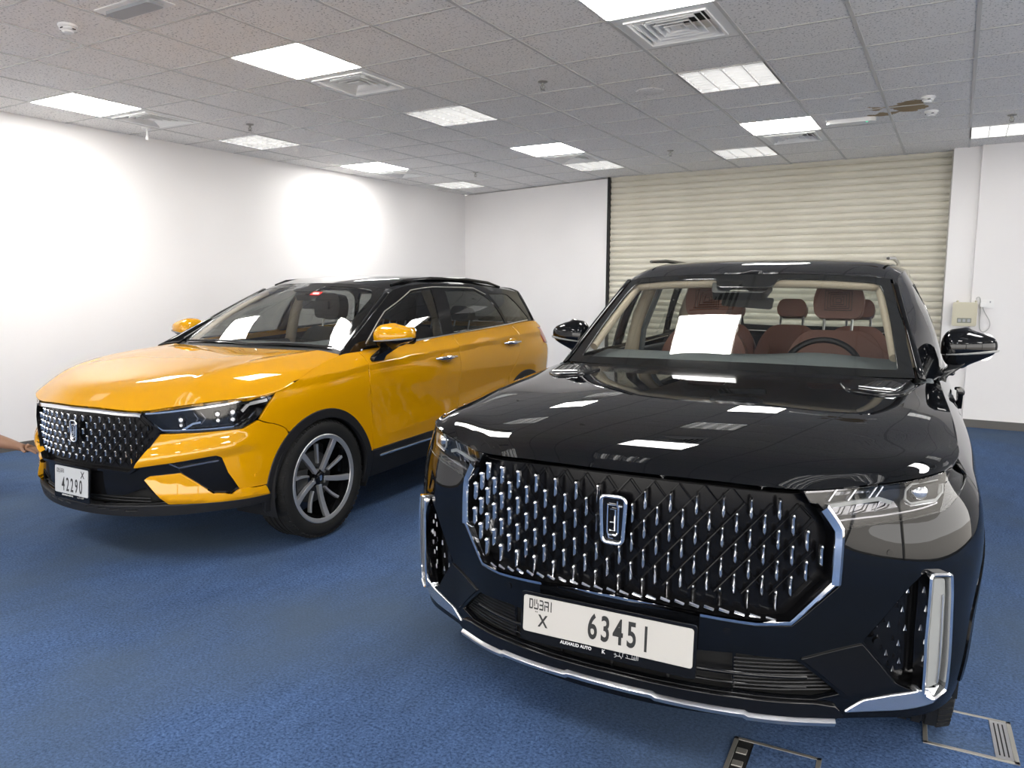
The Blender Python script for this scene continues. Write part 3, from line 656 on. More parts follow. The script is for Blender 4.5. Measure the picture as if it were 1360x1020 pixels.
# yellow car
Y_plan = [(0, 0), (.2, .018), (.42, .08), (.58, .165), (.72, .30), (.80, .43), (.85, .60), (.875, .86), (.88, 1.3), (.88, 2.3), (.89, 3.0), (.90, 3.45), (.885, 3.85), (.79, 4.12), (.42, 4.24), (0, 4.26)]
Y_E = [(0, .01, .828), (.2, .025, .827), (.42, .085, .818), (.58, .17, .842), (.71, .30, .862), (.79, .42, .870), (.835, .60, .888), (.83, .85, .965), (.80, 1.15, 1.04), (.815, 2.3, 1.10), (.815, 3.0, 1.13), (.80, 3.45, 1.15), (.765, 3.88, 1.160), (.70, 4.06, 1.14), (.38, 4.12, 1.13), (0, 4.14, 1.13)]
Y_z = [[.27] * 6 + [.27] * 10, [.38] * 6 + [.40] * 10, [.50] * 6 + [.55] * 10, [.62] * 6 + [.70, .72] + [.74] * 8, [.72] * 4 + [.74, .77, .80, .86] + [.91] * 5 + [.92] * 3]
Y_in = [[-.02] * 7 + [-.03] * 9, 0, [.004] * 6 + [.0] * 10, [0] * 6 + [0] * 10, [-.002] * 6 + [0.002] + [.004] * 9]
Y_W = Net(wrap(Y_plan, Y_E, Y_z, Y_in), out=1)
Y_hood = Net([
    [(0, .01, .828), (.2, .025, .827), (.42, .085, .818), (.58, .17, .842), (.71, .30, .862), (.79, .42, .870)],
    [(0, .10, .90), (.22, .115, .90), (.43, .18, .90), (.59, .27, .905), (.73, .40, .905), (.835, .60, .888)],
    [(0, .35, .985), (.22, .36, .985), (.43, .40, .988), (.60, .48, .985), (.73, .60, .97), (.83, .85, .965)],
    [(0, .68, 1.035), (.22, .69, 1.036), (.43, .73, 1.038), (.60, .80, 1.03), (.71, .88, 1.015), (.80, 1.0, .995)],
    [(0, 1.07, 1.064), (.22, 1.078, 1.063), (.43, 1.10, 1.062), (.58, 1.14, 1.058), (.69, 1.18, 1.05), (.79, 1.2, 1.035)]], out=1)
Y_ws = Net([
    [(0, 1.17, 1.05), (.2, 1.173, 1.05), (.4, 1.184, 1.05), (.56, 1.206, 1.05), (.66, 1.234, 1.05), (.72, 1.265, 1.05)],
    [(0, 1.485, 1.290), (.2, 1.488, 1.289), (.37, 1.499, 1.285), (.51, 1.523, 1.276), (.60, 1.555, 1.262), (.65, 1.585, 1.249)],
    [(0, 1.86, 1.475), (.18, 1.865, 1.472), (.33, 1.88, 1.465), (.45, 1.90, 1.452), (.52, 1.92, 1.44), (.565, 1.94, 1.432)]], out=1)
Y_roof = Net([
    [(0, 1.86, 1.475), (.25, 1.87, 1.47), (.42, 1.893, 1.457), (.52, 1.92, 1.44), (.60, 1.96, 1.425)],
    [(0, 2.1, 1.515), (.25, 2.1, 1.512), (.42, 2.1, 1.503), (.52, 2.12, 1.49), (.61, 2.14, 1.46)],
    [(0, 2.5, 1.54), (.25, 2.5, 1.538), (.42, 2.5, 1.53), (.53, 2.5, 1.515), (.62, 2.5, 1.475)],
    [(0, 3.0, 1.54), (.25, 3.0, 1.538), (.42, 3.0, 1.53), (.53, 3.0, 1.515), (.62, 3.0, 1.475)],
    [(0, 3.5, 1.505), (.25, 3.5, 1.503), (.42, 3.5, 1.495), (.52, 3.5, 1.48), (.60, 3.5, 1.44)],
    [(0, 4.0, 1.462), (.25, 3.99, 1.460), (.40, 3.97, 1.452), (.50, 3.95, 1.442), (.58, 3.93, 1.420)]], out=1)
Y_side = Net([
    [(.80, 1.15, 1.04), (.812, 1.6, 1.06), (.815, 2.3, 1.095), (.815, 3.0, 1.13), (.80, 3.45, 1.15), (.765, 3.88, 1.160)],
    [(.70, 1.57, 1.24), (.725, 1.85, 1.26), (.735, 2.4, 1.29), (.735, 3.0, 1.31), (.72, 3.5, 1.31), (.675, 3.91, 1.29)],
    [(.60, 1.96, 1.425), (.61, 2.14, 1.46), (.62, 2.5, 1.475), (.62, 3.0, 1.475), (.605, 3.5, 1.45), (.58, 3.93, 1.418)]], mirror=False, out=1)
Y_back = Net([
    [(0, 4.14, 1.13), (.38, 4.12, 1.13), (.70, 4.06, 1.14), (.765, 3.88, 1.160)],
    [(0, 4.12, 1.28), (.35, 4.10, 1.28), (.62, 4.02, 1.28), (.675, 3.91, 1.29)],
    [(0, 4.0, 1.462), (.25, 3.99, 1.460), (.50, 3.95, 1.442), (.58, 3.93, 1.420)]], out=1)
# ------------------------------------------------------------ shared car parts
def mirror_part(root, sgn, paint, c, half, foot, low_col, name='wing_mirror', zs=1.0):
    """door mirror: domed cap, lower shell, indicator, bent stem; c = housing centre, half = half sizes, foot = door mount"""
    cx, cy, cz = c; hx, hy, hz = half
    def shell(bm, lo, hi, infl=1.0):
        n, mrow = 28, 14; rings = []
        for j in range(mrow + 1):
            f = lo + (hi - lo) * j / mrow; ring = []       # f: -1 bottom .. 1 top
            k = max(0.0, 1 - abs(f) ** 2.4) ** .5 if abs(f) < 1 else 0.0
            for i in range(n):
                t = 2 * math.pi * i / n; ca, sa = math.cos(t), math.sin(t)
                ex = .62; x = math.copysign(abs(ca) ** ex, ca) * (.98 if ca > 0 else 1); y = math.copysign(abs(sa) ** ex, sa)
                z = f * hz
                tip = (x + 1) / 2     # 0 inner .. 1 outer end
                z = z * (1 - .42 * tip ** 2) + hz * (.10 * tip - .05); yy = y * hy * k * (1 - .35 * tip ** 2) * infl - (.012 * tip)
                if y > 0: yy *= .75
                ring.append(bm.verts.new((sgn * (cx + x * hx * (k ** .55) * infl), cy + yy + .03 * tip, cz + z)))
            rings.append(ring)
        for j in range(mrow):
            for i in range(n): bm.faces.new((rings[j][i], rings[j][(i + 1) % n], rings[j + 1][(i + 1) % n], rings[j + 1][i]))
        bm.faces.new(rings[0]); bm.faces.new(rings[-1])
    h = bpy.data.objects.new(name, None); COL.objects.link(h); h.parent = root
    bm = bmesh.new(); shell(bm, -.30, .998); finish(bm, 'mirror_cap', paint, h, smooth=True, angle=50)
    bm = bmesh.new(); shell(bm, -.998, -.33, .97); finish(bm, 'mirror_lower_shell', MAT['gloss_black'], h, smooth=True, angle=50)
    bm = bmesh.new(); P = []
    for i in range(13):
        t = -2.35 + 2.3 * i / 12; ca, sa = math.cos(t), math.sin(t); x = math.copysign(abs(ca) ** .62, ca); y = math.copysign(abs(sa) ** .62, sa); tip = (x + 1) / 2
        z = -.31 * hz * (1 - .42 * tip ** 2) + hz * (.10 * tip - .05)
        P.append((sgn * (cx + x * hx * 1.0), cy + y * hy * (1 - .35 * tip ** 2) - .012 * tip + .03 * tip, cz + z))
    tube(bm, P, [.002 + .004 * min(1, i / 6) for i in range(13)], 6); finish(bm, 'mirror_indicator', MAT['white_lens'], h, smooth=True, angle=60)
    bm = bmesh.new(); prism(bm, rrect(hx * 1.7, hz * 1.3, .03, 5), -.002, .002, Matrix.Translation((sgn * (cx + .0), cy + hy * .62, cz + .0)) @ Matrix.Rotation(R(90), 4, 'X')); finish(bm, 'mirror_glass', MAT['chrome'], h)
    # stem
    bm = bmesh.new(); P = [foot[0], foot[1], (cx - hx * .45, cy, cz - hz * .95), (cx - hx * .30, cy, cz - hz * .6)]
    P = [Vector((sgn * p[0], p[1], p[2])) for p in P]; rings = []
    W = foot[2]
    for p, (a, b_) in zip(P, W): rings.append([bm.verts.new(p + Vector(q)) for q in ((-a, -b_, 0), (a, -b_, 0), (a, b_, 0), (-a, b_, 0))])
    for A, B in zip(rings, rings[1:]):
        for i in range(4): bm.faces.new((A[i], A[(i + 1) % 4], B[(i + 1) % 4], B[i]))
    bm.faces.new(rings[0]); bm.faces.new(rings[-1]); finish(bm, 'mirror_stem', low_col, h, bevel=.006)
    return h
def wheel(root, cx, cy, r, rim, w, sgn, name='wheel', steer=0):
    """tyre, turbine alloy with five wide and five narrow spokes, cap, disc and caliper; sgn = side facing out"""
    h = bpy.data.objects.new(name, None); COL.objects.link(h); h.parent = root; h.location = (cx, cy, r); h.rotation_euler = (0, 0, steer)
    o = lambda a: a * sgn
    bm = bmesh.new(); k = w / 2
    prof = [(rim - .006, k * .80), (rim + .006, k * .92), (rim + (r - rim) * .4, k * 1.03), (r - .035, k * 1.0), (r - .014, k * .93), (r - .004, k * .80), (r, k * .55), (r, k * .38), (r - .007, k * .36), (r - .007, k * .29), (r, k * .27), (r, k * .06), (r - .007, k * .05)]
    prof = [(a, o(b_)) for a, b_ in prof] + [(a, -o(b_)) for a, b_ in prof[::-1]]; lathe(bm, prof, n=80)
    for i in range(64):      # tread blocks on the shoulder
        t = 2 * math.pi * i / 64
        for s in (1, -1):
            M_ = Matrix.Rotation(t, 4, 'X') @ Matrix.Translation((o(k * .78) * s, 0, r - .012)) @ Matrix.Rotation(R(20) * s, 4, 'Y')
            box(bm, -.019, .019, -.0105, .0105, -.02, .0085, M_)
    finish(bm, 'tire', MAT['rubber'], h, smooth=True, angle=45)
    bm = bmesh.new(); lathe(bm, [(rim + .004, o(k * .86)), (rim + .008, o(k * .90)), (rim - .004, o(k * .93)), (rim - .016, o(k * .86)), (rim - .020, o(k * .70)), (rim - .03, o(k * .2)), (rim - .03, -o(k * .85)), (rim + .004, -o(k * .85))], n=80)
    finish(bm, 'rim', MAT['gloss_black'], h, smooth=True, angle=40)
    bm = bmesh.new(); lathe(bm, [(rim + .0045, o(k * .87)), (rim + .0085, o(k * .915)), (rim + .002, o(k * .95)), (rim - .018, o(k * .90)), (rim - .020, o(k * .85)), (rim + .002, o(k * .83))], n=80, closed=True)
    finish(bm, 'rim_lip', MAT['machined'], h, smooth=True, angle=40)
    def spoke(bm, a0, a1, wi, wo, z0, z1, skew):
        n = 10; L_ = []
        for j in range(n + 1):
            q = j / n; rr = a0 + (a1 - a0) * q; ww = wi + (wo - wi) * q; zz = z0 + (z1 - z0) * (q ** 1.6); ang = skew * q ** 1.2
            c_, s_ = math.cos(ang), math.sin(ang)
            pts = []
            for (x, z) in ((-ww, -.022), (-ww * .92, 0), (ww * .92, 0), (ww, -.022)):
                X, Z = rr, x; pts.append(bm.verts.new((o(zz + z), c_ * X - s_ * Z, s_ * X + c_ * Z)))
            L_.append(pts)
        for A, B in zip(L_, L_[1:]):
            for i in range(4): bm.faces.new((A[i], A[(i + 1) % 4], B[(i + 1) % 4], B[i]))
        bm.faces.new(L_[0]); bm.faces.new(L_[-1])
    zc = k * .60
    for i in range(5):
        for nm, args, dl in (('spoke', (.040, rim - .010, .013, .019, zc, k * .84, .10), 0), ('narrow_spoke', (.085, rim - .045, .006, .0095, zc - .005, k * .72, .10), R(36))):
            bm = bmesh.new(); spoke(bm, *args); bm.transform(Matrix.Rotation(2 * math.pi * i / 5 + dl - .27, 4, 'X'))
            finish(bm, nm, MAT['machined'], h, bevel=.002)
    bm = bmesh.new(); lathe(bm, [(.0001, o(zc + .004)), (.026, o(zc + .004)), (.030, o(zc)), (.046, o(zc - .004)), (.050, o(zc - .03)), (.0001, o(zc - .03))], n=40); finish(bm, 'hub', MAT['gloss_black'], h, smooth=True, angle=35)
    bm = bmesh.new(); prism(bm, rrect(.018, .030, .004, 3), zc + .003, zc + .008, Matrix.Rotation(R(90) * sgn, 4, 'Y') @ Matrix.Rotation(R(90), 4, 'Z')); finish(bm, 'hub_cap_badge', MAT['chrome'], h)
    bm = bmesh.new()
    for i in range(5):
        t = 2 * math.pi * i / 5 + .6; cyl(bm, (o(zc - .012), .05 * math.cos(t), .05 * math.sin(t)), (sgn, 0, 0), .008, .012, 10)
    finish(bm, 'wheel_bolts', MAT['steel'], h)
    bm = bmesh.new(); lathe(bm, [(.06, o(.012)), (.15, o(.012)), (.15, -o(.012)), (.06, -o(.012))], n=48, closed=True); finish(bm, 'brake_disc', MAT['dark_disc'], h, smooth=True, angle=35)
    bm = bmesh.new(); box(bm, -.03, .05, -.17, -.08, -.06, .07) if sgn > 0 else box(bm, -.05, .03, -.17, -.08, -.06, .07); finish(bm, 'brake_caliper', MAT['dark_disc'], h, bevel=.008)
    return h
def arch_liner(root, cx, cy, cz, r, w0, w1, name='wheel_arch_liner'):
    bm = bmesh.new(); n = 28; A, B = [], []
    for i in range(n + 1):
        t = math.pi * (-.10 + 1.20 * i / n); A.append(bm.verts.new((w0, cy + r * math.cos(t), cz + r * math.sin(t)))); B.append(bm.verts.new((w1, cy + r * math.cos(t), cz + r * math.sin(t))))
    for i in range(n): bm.faces.new((A[i], A[i + 1], B[i + 1], B[i]))
    c_ = bm.verts.new((w0, cy, cz)); 
    for i in range(n): bm.faces.new((A[i], A[i + 1], c_))
    return finish(bm, name, MAT['matte_black'], root, smooth=True, angle=40)
def seat(root, x, y, z, m_, w=.52, rear=False, hr=.27, recl=16, pattern=True, pm=None, hrz=None, hh=.20):
    h = bpy.data.objects.new('seat', None); COL.objects.link(h); h.parent = root; h.location = (x, y, z)
    bm = bmesh.new(); prism(bm, rrect(w, .50, .10, 5), 0, .16); finish(bm, 'cushion', m_, h, bevel=.04, seg=3)
    M_ = Matrix.Translation((0, .22, .08)) @ Matrix.Rotation(R(90 - recl), 4, 'X')
    bl = .62
    out = [(-w / 2, 0), (w / 2, 0), (w / 2 + .01, .25), (w / 2 - .01, bl - .12), (w / 2 - .09, bl), (-w / 2 + .09, bl), (-w / 2 + .01, bl - .12), (-w / 2 - .01, .25)]
    bm = bmesh.new(); prism(bm, rounded(out, .08, 5), -.13, 0.0, M_ @ Matrix.Rotation(R(0), 4, 'X') @ Matrix.Translation((0, 0, .13))); finish(bm, 'backrest', m_, h, bevel=.035, seg=3)
    bm = bmesh.new()
    for s in (-1, 1): prism(bm, rounded([(s * (w / 2 - .02), .03), (s * (w / 2 - .09), .03), (s * (w / 2 - .10), bl - .16), (s * (w / 2 - .05), bl - .12), (s * w / 2, bl - .2)][::s], .03, 3), .125, .165, M_)
    finish(bm, 'side_bolster', m_, h, bevel=.014, seg=3)
    bm = bmesh.new()
    for s in (-1, 1): cyl(bm, M_ @ Vector((s * .073, bl - .02, .065)), M_.to_3x3() @ Vector((0, 1, 0)), .007, .10, 10)
    finish(bm, 'headrest_post', MAT['satin'], h, smooth=True, angle=40)
    H = Matrix.Translation(M_ @ Vector((0, bl + .075, .065))) @ Matrix.Rotation(R(90 - recl * .5), 4, 'X')
    bm = bmesh.new(); prism(bm, rounded([(-hr / 2 + .015, 0), (hr / 2 - .015, 0), (hr / 2, hh * .55), (hr / 2 - .03, hh), (-hr / 2 + .03, hh), (-hr / 2, hh * .55)], .05, 5), -.05, .06, H); finish(bm, 'headrest', m_, h, bevel=.03, seg=3)
    if pattern:
        bm = bmesh.new()
        for k in range(5):
            a = .060 - k * .012; tube(bm, [H @ Vector(p) for p in ((-a * 1.15, hh / 2 - a * .9, .061), (a * 1.15, hh / 2 - a * .9, .061), (a * 1.15, hh / 2 + a * .9, .061), (-a * 1.15, hh / 2 + a * .9, .061))], .0035, 6, closed=True)
        finish(bm, 'headrest_stitching', pm or MAT['stitch'], h)
    return h
def steering(root, x, y, z, r=.18, tilt=68):
    M_ = Matrix.Translation((x, y, z)) @ Matrix.Rotation(R(tilt), 4, 'X')
    h = bpy.data.objects.new('steering_wheel', None); COL.objects.link(h); h.parent = root
    bm = bmesh.new(); tube(bm, [M_ @ Vector((r * math.cos(t), r * math.sin(t), 0)) for t in [2 * math.pi * i / 40 for i in range(40)]], .015, 10, closed=True); finish(bm, 'steering_rim', MAT['matte_black'], h, smooth=True, angle=60)
    bm = bmesh.new(); prism(bm, rrect(.15, .12, .04, 5), -.03, .02, M_)
    for a in (0, 180, 270): prism(bm, [(.05, -.02), (r, -.016), (r, .016), (.05, .02)], -.012, .006, M_ @ Matrix.Rotation(R(a), 4, 'Z'))
    finish(bm, 'steering_hub', MAT['dash'], h, bevel=.006)
def shell_mesh(root, net, off, name, m_, cut, ul=None):
    """inner backing of a body surface"""
    T = net.T; nv, nu = T.shape[:2]; sj = list(range(0, nv, 4)) + [nv - 1]; si = list(range(0, nu, 3)) + [nu - 1]; sj = sorted(set(sj)); si = sorted(set(si)); bm = bmesh.new(); V = {}
    for j in sj:
        Nn = net.n(net.tu[si], [net.tv[j]] * len(si)); P = net.p(net.tu[si], [net.tv[j]] * len(si)) - Nn * off
        for i, p in zip(si, P): V[i, j] = bm.verts.new(p)
    for a, b_ in zip(sj, sj[1:]):
        for c_, d in zip(si, si[1:]):
            q = (V[c_, a].co + V[d, b_].co) / 2
            if not cut(q): bm.faces.new((V[c_, a], V[d, a], V[d, b_], V[c_, b_]))
    for v in [v for v in bm.verts if not v.link_faces]: bm.verts.remove(v)
    return finish(bm, name, m_, root, smooth=True)
def arch_pts(cy, cz, r, a0, a1, n=16): return [(cy + r * math.cos(R(a0 + (a1 - a0) * i / n)), cz + r * math.sin(R(a0 + (a1 - a0) * i / n))) for i in range(n + 1)]
def stud_grille(root, net, pts, rec, L_, w, name, stuff_from=100, tilt=None, parent=None):
    """chrome drops set on a dark honeycomb; the first 100 are parts of their own"""
    bm0 = bmesh.new(); made = 0; rest = None
    P_uv = F(net, pts); res = []
    for (u, v), q in zip(P_uv, pts):
        P = net.p(u, v)[0]; Nn = net.n(u, v)[0]; c_ = Vector(P - Nn * rec); n_ = Vector(Nn); up = Vector((0, 0, 1)); up = (up - n_ * up.dot(n_)).normalized(); s = up.cross(n_)
        res.append((c_, n_, up, s))
    me = None
    for k, (c_, n_, up, s) in enumerate(res):
        if me is None:
            bm = bmesh.new(); rings = []
            for t, ww, dd in ((0, .2, .3), (.03, .6, .8), (.10, .85, 1.1), (.16, .80, 1.15), (.22, 1, .8), (.80, 1, .8), (.90, .7, .75), (1, .12, .2)):
                z = L_ / 2 - t * L_; rings.append([bm.verts.new((x * w / 2 * ww, -y * w * .9 * dd, z)) for x, y in ((-1, -.4), (-.8, .55), (0, 1), (.8, .55), (1, -.4))])
            for A, B in zip(rings, rings[1:]):
                for i in range(5): bm.faces.new((A[i], A[(i + 1) % 5], B[(i + 1) % 5], B[i]))
            bm.faces.new(rings[0]); bm.faces.new(rings[-1]); bmesh.ops.recalc_face_normals(bm, faces=bm.faces)
            me = bpy.data.meshes.new('chrome_stud'); bm.to_mesh(me); bm.free(); me.materials.append(MAT['stud']); me.polygons.foreach_set('use_smooth', [True] * len(me.polygons)); me.set_sharp_from_angle(angle=R(45))
        M_ = Matrix((s, -n_, up)).transposed().to_4x4(); M_.translation = c_
        if k < stuff_from:
            o = bpy.data.objects.new('chrome_stud', me); COL.objects.link(o); o.parent = parent; o.matrix_local = M_
        else:
            if rest is None: rest = bmesh.new()
            b2 = bmesh.new(); b2.from_mesh(me); b2.transform(M_); tmp = bpy.data.meshes.new('t'); b2.to_mesh(tmp); b2.free(); rest.from_mesh(tmp); bpy.data.meshes.remove(tmp)
    if rest: o = finish(rest, 'chrome_studs', MAT['stud'], root); o['kind'] = 'stuff'
def plate_obj(root, w, h, M_, body, rows, m_):
    p = bpy.data.objects.new('license_plate', None); COL.objects.link(p); p.parent = root; p.matrix_local = M_
    bm = bmesh.new(); prism(bm, rrect(w + .018, h + .040, .01, 4, 0, -.010), -.004, .004); finish(bm, 'plate_holder', MAT['gloss_black'], p, bevel=.002)
    bm = bmesh.new(); prism(bm, rrect(w, h, .008, 4), .004, .007); finish(bm, 'plate_face', m_, p, bevel=.0008)
    for (s, size, x, y, sx, bold, col, nm) in rows:
        text_mesh(s, size, nm, col, p, Matrix.Translation((x, y, .0072)), sx, .0004, bold, 'CENTER')
    return p
def emblem(root, net, x, z, h, w, rec, name='front_emblem'):
    (u, v), = F(net, [(x, z)]); P = Vector(net.p(u, v)[0]); n_ = Vector(net.n(u, v)[0]); c_ = P - n_ * rec; up = Vector((0, 0, 1)); up = (up - n_ * up.dot(n_)).normalized(); s = up.cross(n_)
    e = bpy.data.objects.new(name, None); COL.objects.link(e); e.parent = root; M_ = Matrix((s, up, n_)).transposed().to_4x4(); M_.translation = c_; e.matrix_local = M_
    def trap(k, kb): return rounded([(-w / 2 * k, h / 2 * k), (w / 2 * k, h / 2 * k), (w / 2 * k * .82, -h / 2 * k), (-w / 2 * k * .82, -h / 2 * k)], kb, 5)
    bm = bmesh.new(); prism(bm, trap(.96, .015), -.006, .002); finish(bm, 'emblem_plate', MAT['gloss_black'], e)
    bm = bmesh.new(); tube(bm, [(x_, y_, .006) for x_, y_ in trap(.97, .018)], h * .045, 8, closed=True); finish(bm, 'emblem_ring', MAT['chrome'], e, smooth=True, angle=60)
    bm = bmesh.new(); r_ = h * .022; a, b_ = w * .21, h * .31
    tube(bm, [(-a, b_, .007), (a, b_, .007), (a, -b_ * .82, .007), (a * .7, -b_, .007), (-a * .72, -b_, .007)], r_, 6)
    tube(bm, [(-a, b_, .007), (-a, -b_ * .8, .007), (-a * .6, -b_ * 1.22, .007), (a * .2, -b_ * 1.22, .007)], r_, 6)
    tube(bm, [(-a * .45, b_ * .72, .009), (a * .5, b_ * .72, .009), (a * .5, -b_ * .7, .009), (-a * .45, -b_ * .7, .009)], r_ * .8, 6)
    tube(bm, [(a, b_ * .95, .007), (w * .36, b_ * .95, .007)], r_, 6); tube(bm, [(a * .8, b_ * 1.3, .007), (a * .8, b_ * .9, .007)], r_, 6)
    tube(bm, [(-a * .45, -b_ * .15, .009), (a * .5, -b_ * .15, .009)], r_ * .7, 6)
    finish(bm, 'emblem_letters', MAT['chrome'], e, smooth=True, angle=50)

# ------------------------------------------------------------ black car
BC = thing('suv', 'black SUV with a chrome studded grille parked in front of the roller shutter', 'car', (4.57416, -.95, 0), .0441620, 'parked cars')
bp_ = MAT['black_paint']
AXF, AXR, CZ = .80, 3.70, .372
arch_l = lambda a0, a1, cy=AXF, r=.405: arch_pts(cy, CZ, r, a0, a1)
# hood edge (half), shared with the net
def top_uv(net): return net.kv[-1]
def Erow(net, i0, i1): c0 = len(net.ku) // 2; return [(net.ku[c0 + i], net.kv[-1]) for i in range(i0, i1 + 1)]
W = B_W; g = .004
# grille surround outline (outer), from the lamp corner down and round to the centre bottom
gr_out = F(W, [(.500, .868), (.533, .846), (.560, .832), (.598, .782), (.606, .752), (.604, .622), (.492, .508), (.40, .506), (.268, .518), (.13, .530), (0, .533)])
lampB = F(W, [(.520, .853), (.539, .851), (.604, .776), (.728, .799), (.80, .815)]) 
lampO = F(W, [(.846, .826), (.868, .848)])
side_o = S(W, [(.40, .868), (.45, .895)])
# bumper: grille bottom -> frame side -> lamp bottom -> lamp outer -> side seam -> arch -> bottom
seam = S(W, [(.485, .90), (.535, .80), (.560, .712)])
arch_b = S(W, arch_l(126, 184, r=.405))
botB = S(W, [(.402, .262)]) + F(W, [(.80, .236), (.62, .226), (.45, .226), (.25, .226), (0, .226)])
half = gr_out[::-1][:8] + [gr_out[3]] + lampB[2:] + lampO + [side_o[0]] + seam + arch_b + botB
half = gr_out[::-1][:8] + lampB[2:] + lampO + [side_o[0]] + seam + arch_b + botB
tri = F(W, [(.769, .620), (.812, .664), (.862, .662), (.874, .60), (.876, .32), (.862, .275), (.78, .262), (.63, .250), (.673, .290), (.735, .318), (.755, .345), (.664, .468)])
tri_h = F(W, [(.769, .620), (.806, .664), (.858, .660), (.866, .60), (.867, .325), (.80, .312), (.752, .340), (.664, .464)])
low_h = F(W, [(0, .418), (.20, .420), (.352, .424), (.505, .412), (.618, .302), (.555, .286), (.354, .300), (.15, .306), (0, .308)])
patch(W, [mir(half), rounded(tri_h, .012), flip(rounded(tri_h, .012)), mir(low_h)], 'front_bumper', bp_, BC, cell=.03, th=.02)
# grille
gi = F(W, [(0, .902), (.15, .900), (.30, .893), (.42, .884), (.500, .880), (.522, .846), (.545, .838), (.572, .80), (.580, .757), (.578, .631), (.486, .526), (.40, .522), (.268, .531), (.13, .543), (0, .546)])
gr = bpy.data.objects.new('grille', None); COL.objects.link(gr); gr.parent = BC
patch(W, [mir(gi)], 'grille_backing', MAT['grille_black'], gr, off=-.045, walls=.045, cell=.05)
# honeycomb web
def web(net, poly_pts, dx, dz, z0, rec, r_, parent, inside, n=20):
    bm = bmesh.new(); segs = []
    for k in range(-n, n + 1):
        for m_ in range(-2, 12):
            x = k * dx; z = z0 - m_ * dz + (dz / 2 if k % 2 else 0)
            for (x2, z2) in ((x + dx, z - dz / 2 + dz * .0), (x + dx, z + dz * .5)):
                if inside(x, z) and inside(x2, z2): segs.append(((x, z), (x2, z2)))
    pts = [p for s in segs for p in s]; uvs = F(net, pts); P = offs(net, uvs, -rec)
    for i in range(len(segs)): tube(bm, [P[2 * i], P[2 * i + 1]], r_, 4)
    return finish(bm, 'grille_honeycomb', MAT['grille_black'], parent)
def in_half(poly):
    def f(x, z):
        x = abs(x); c_ = False; n = len(poly)
        for i in range(n):
            (a, b_), (c2, d) = poly[i], poly[(i + 1) % n]
            if (b_ > z) != (d > z) and x < (c2 - a) * (z - b_) / (d - b_) + a: c_ = not c_
        return c_
    return f
gin = in_half([(-1, .895), (.30, .888), (.495, .872), (.515, .845), (.560, .80), (.568, .757), (.566, .631), (.480, .540), (.268, .545), (-1, .552)])
web(W, None, .0365, .0865, .842, .034, .0016, gr, gin, 17)
studs = []
for k in range(-16, 16):
    for m_ in range(5):
        x = (k + .5) * .0362; z = .832 - m_ * .0865 - (.0433 if k % 2 else 0)
        if gin(x, z - .014) and gin(x, z + .006) and not (k in (-1, 0) and .66 < z < .86): studs.append((x, z))
    
studs.sort(key=lambda p: -p[0])
stud_grille(gr, W, studs, .020, .064, .0130, 'chrome_stud', parent=gr)
# chrome frame: wide at the sides, thin along the bottom
fr = F(W, [(.536, .838), (.588, .775), (.592, .752), (.590, .630)])
strip(W, F(W, [(.552, .838), (.590, .778), (.592, .752), (.590, .626)]), [(-.014, -.02), (-.015, .004), (-.006, .010), (.012, .006), (.014, 0), (.013, -.02)], 'grille_frame', MAT['chrome'], gr, mirror=True)
strip(W, F(W, [(.590, .634), (.487, .518), (.42, .515)]), [(-.010, -.02), (-.010, .003), (-.003, .007), (.008, .005), (.010, -.02)], 'grille_frame', MAT['chrome'], gr, mirror=True, taper=lambda t: 1 - .55 * t)
bot = F(W, [(.46, .517), (.40, .514), (.268, .525), (.13, .537), (0, .540)])
strip(W, bot[:-1] + [(0, bot[-1][1])] + [(-u, v) for u, v in bot[:-1][::-1]], [(-.005, -.02), (-.005, .004), (.003, .006), (.005, -.02)], 'grille_lower_trim', MAT['chrome'], gr)
# chrome dashes above the lower trim
bm = bmesh.new()
for k in range(-11, 12):
    x = k * .040; z = .552 - .20 * max(0, abs(x) - .15) ** 1.6
    a = offs(W, F(W, [(x - .013, z + .004), (x + .013, z - .004)]), -.008); tube(bm, list(a), .0045, 6)
finish(bm, 'grille_dashes', MAT['chrome'], gr, smooth=True, angle=50)
emblem(BC, W, 0.0, .764, .142, .078, .012)
